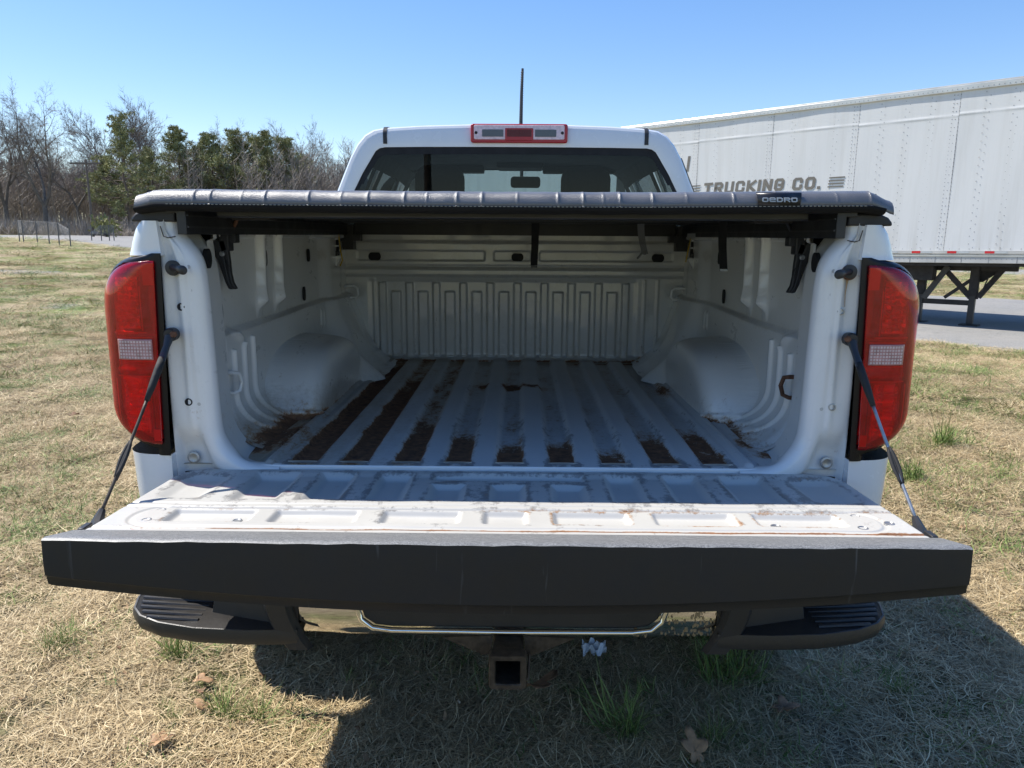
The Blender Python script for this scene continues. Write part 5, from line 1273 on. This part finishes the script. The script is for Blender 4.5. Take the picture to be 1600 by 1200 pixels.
# light yellow green shrubs
for px, D, s, lb in ((187, 50, .8, 'small yellow green shrub beside the wire fence next to the pickup'), (470, 66, 1.3, 'pale green shrub under the right end of the pine row')):
    x, y = bypix(px, D); z = float(hgt(np.array(x), np.array(y))); rd = random.Random(int(px)); t_ = root('shrub', (x, y, z), lb, 'shrub')
    m = MB(); st = MB()
    for q in range(420):
        d = Vector((rd.gauss(0, .5), rd.gauss(0, .5), abs(rd.gauss(.9, .35)))); sz = .12
        m.add([d+Vector((rd.gauss(0, sz), rd.gauss(0, sz), rd.gauss(0, sz))) for _ in range(3)], [(0, 1, 2)])
        if q % 14 == 0: st.tube([(0, 0, 0), d*.5, d], [.03, .02, .01], 3)
    for mbx, nm, mm in ((m, 'foliage', MATS['shrub_leaf'] if 'shrub_leaf' in MATS else mat('shrub_leaf', (.2, .2, .06), .7, var=.4)), (st, 'stem', bark)):
        o = bpy.data.objects.new(nm, mbx.mesh(nm, mm, 0)); COL.objects.link(o); o.parent = t_; o.scale = (s, s, s)

# ---- utility poles
def pole(x, y, H, label, r_=.14, arm=True, lean=0):
    z = float(hgt(np.array(x), np.array(y))); P = root('utility_pole', (x, y, z), label, 'utility pole')
    def bl(m, nm, mm):
        o = bpy.data.objects.new(nm, m.mesh(nm, mm, 40)); COL.objects.link(o); o.parent = P
    bl(MB().tube([(0, 0, -.3), (lean*.5, 0, H*.5), (lean, 0, H)], [r_, r_*.85, r_*.7], 10), 'pole', wood_pole)
    if arm:
        bl(MB().box((lean*.95, -.1, H*.95), (2.0, .1, .1)), 'cross_arm', wood_pole)
        for dx in (-.9, -.4, .4, .9): bl(MB().lathe((lean*.95+dx, -.1, H*.95+.05), (0, 0, 1), [(0, .04), (.1, .06), (.16, .04), (.18, .0001)], 8), 'insulator', gal)
x, y = bypix(166, 50); pole(x, y, 4.9, 'thin grey utility pole with cross arm before the trees at left', .085)
pole(-3.45, -24, 6.2, 'weathered utility pole behind the viewer, seen only mirrored in the rear window', .17)

# ---- wire fences beside the lane
fence_m = mat('fence_post_steel', (.12, .12, .12), .7)
wire_m = mat('fence_wire', (.3, .3, .3), .6)
def fence(pxs, D0, D1, H, label, sag=.9):
    pts = [bypix(p, D0+(D1-D0)*i/(len(pxs)-1)) for i, p in enumerate(pxs)]
    F = root('wire_fence', (pts[0][0], pts[0][1], float(hgt(np.array(pts[0][0]), np.array(pts[0][1])))), label, 'fence'); o3 = []
    for i, (x, y) in enumerate(pts):
        z = float(hgt(np.array(x), np.array(y))); MB().tube([(x, y, z-.1), (x+.01, y, z+H)], .022, 6).build('post', fence_m, F); o3.append(Vector((x, y, z)))
    for i, (a, b) in enumerate(zip(o3, o3[1:])):
        m = MB(); L = (b-a).length
        nz = 12
        for k in range(nz+1):
            z = H*.42+(H*.56)*k/nz; m.tube([a+Vector((0, 0, z-(.2 if (i == len(o3)-2 and sag < .5) else 0)*0)), b+Vector((0, 0, z if not (i == len(o3)-2) else H*.42+(z-H*.42)*sag))], .004, 3, cap=False)
        for k in range(int(L/.09)):
            t_ = k*.09/L; p = a.lerp(b, t_); top = H*.98 if i != len(o3)-2 else H*.42+H*.56*(1+(sag-1)*t_); m.tube([p+Vector((0, 0, H*.42)), p+Vector((0, 0, top))], .003, 3, cap=False)
        m.build('mesh_panel', wire_m, F, 0)
fence([53, 59, 80, 98, 113, 130], 32.5, 30.5, .92, 'low wire mesh fence on thin posts beside the lane at far left', .55)
fence([197, 190, 178, 163], 37, 36, .75, 'short sagging wire mesh fence just left of the pickup', .2)

# ---- small things on the grass
lit_m = blade_mat('leaf_crumbs', (.16, .09, .045), (.34, .22, .12), (.6, .47, .33))
lm = []
for _ in range(5):
    v = []; fc_ = []; n_ = 6
    for k in range(n_): a = 6.28*k/n_; rr = random.uniform(.5, 1.2); v.append((rr*math.cos(a)*.012, rr*math.sin(a)*.007, random.uniform(0, .006)))
    mb_ = MB(); mb_.v = v+[(0, 0, .004)]; mb_.f = [(k, (k+1) % n_, n_) for k in range(n_)]; mb_.a = {'tint': [random.random()]*(n_+1)}; lm.append(mb_.mesh('leaf_crumb', lit_m, 0))
do_scatter('leaf_crumbs', lm, scatter_pts([(1.4, 3.6, 34, 1), (3.6, 8, 9, 1.5)]), 'small crumbs of dead leaf lying among the grass', tilt=.4, zo=.018)
leaf_m = mat('dead_leaf', (.2, .11, .055), .7, var=.35, vscale=40)
leaf_p = mat('pale_dead_leaf', (.34, .2, .1), .7, var=.3, vscale=40)
def leaf(x, y, s, rz, tilt, label, m_=leaf_m, lobes=5, lift=.03):
    rd = random.Random(int(x*1000)); n = 28; P = []
    for i in range(n):
        a = 2*math.pi*i/n; rr = .32+.55*abs(math.cos(a*lobes/2+.3))**.7; rr *= 1+.35*math.cos(a) ; P.append(Vector((rr*math.cos(a), rr*math.sin(a)*.75, 0)))
    v = []; ringn = 4
    for k in range(ringn+1):
        for p in P:
            q = p*(k/ringn); q.z = .35*q.y*q.y+.10*math.sin(q.x*4+1)*abs(q.y)*2+rd.gauss(0, .012)+.08*math.sin(q.x*2); v.append(q)
    f_ = [(k*n+i, k*n+(i+1) % n, (k+1)*n+(i+1) % n, (k+1)*n+i) for k in range(ringn) for i in range(n)]
    R3 = Matrix.Rotation(rz, 4, 'Z') @ Matrix.Rotation(tilt, 4, 'Y') @ Matrix.Scale(s, 4); m = MB(); m.add([R3 @ q for q in v], f_)
    z = float(hgt(np.array(x), np.array(y)))+lift
    t_ = root('fallen_leaf', (x, y, z), label, 'leaf')
    o = bpy.data.objects.new('blade', m.mesh('blade', m_, 180)); COL.objects.link(o); o.parent = t_
    md = o.modifiers.new('thickness', 'SOLIDIFY'); md.thickness = .0012
    o = bpy.data.objects.new('stalk', MB().tube([R3 @ Vector((-.2, 0, 0)), R3 @ Vector((-.6, .05, .02)), R3 @ Vector((-.95, .12, .1))], s*.018, 4).mesh('stalk', m_, 0)); COL.objects.link(o); o.parent = t_
leaf(.068, .38, .10, -1.1, -.45, 'large curled brown leaf in the shade under the tow hitch', lift=.07)
leaf(.79, .345, .05, .4, .1, 'small brown leaf in the shaded grass right of the hitch', lift=.03)
leaf(.49, .14, .055, 1.9, -.6, 'narrow tan leaf at the bottom of the photo right of centre', leaf_p, lift=.04)
leaf(-.938, .166, .042, .8, .1, 'star shaped orange brown leaf at the lower left', leaf_p, 7, lift=.03)
leaf(-.942, .45, .036, .1, .2, 'light tan curled leaf on the sunlit grass left of the truck shadow', leaf_p, 3, lift=.03)
leaf(-.912, .39, .022, 2.1, .3, 'tiny dark orange leaf near the light tan curled leaf', leaf_m, lift=.03)
leaf(-.88, .32, .03, 2.6, -.2, 'folded light brown leaf just below the tiny orange leaf', leaf_p, 3, lift=.03)
leaf(-3.27, 3.76, .06, 1.0, .2, 'single orange leaf in the lawn beside the left tail lamp', leaf_m, lift=.04)
lt = MB(); rd = random.Random(5)
gxs = np.linspace(-1, 1, 9)
lt.grid(gxs, gxs, lambda X, Y: (X*.038, Y*.025, .018+.014*np.sin(X*5.1+Y*3)+.012*np.cos(Y*7.3-X*4)))
LT = root('crumpled_wrapper', (.275, .645, .02), 'crumpled pale plastic wrapper in the shaded grass right of the hitch', 'litter')
o = bpy.data.objects.new('film', lt.mesh('film', plastic_litter, 0)); COL.objects.link(o); o.parent = LT; o.modifiers.new('thickness', 'SOLIDIFY').thickness = .001
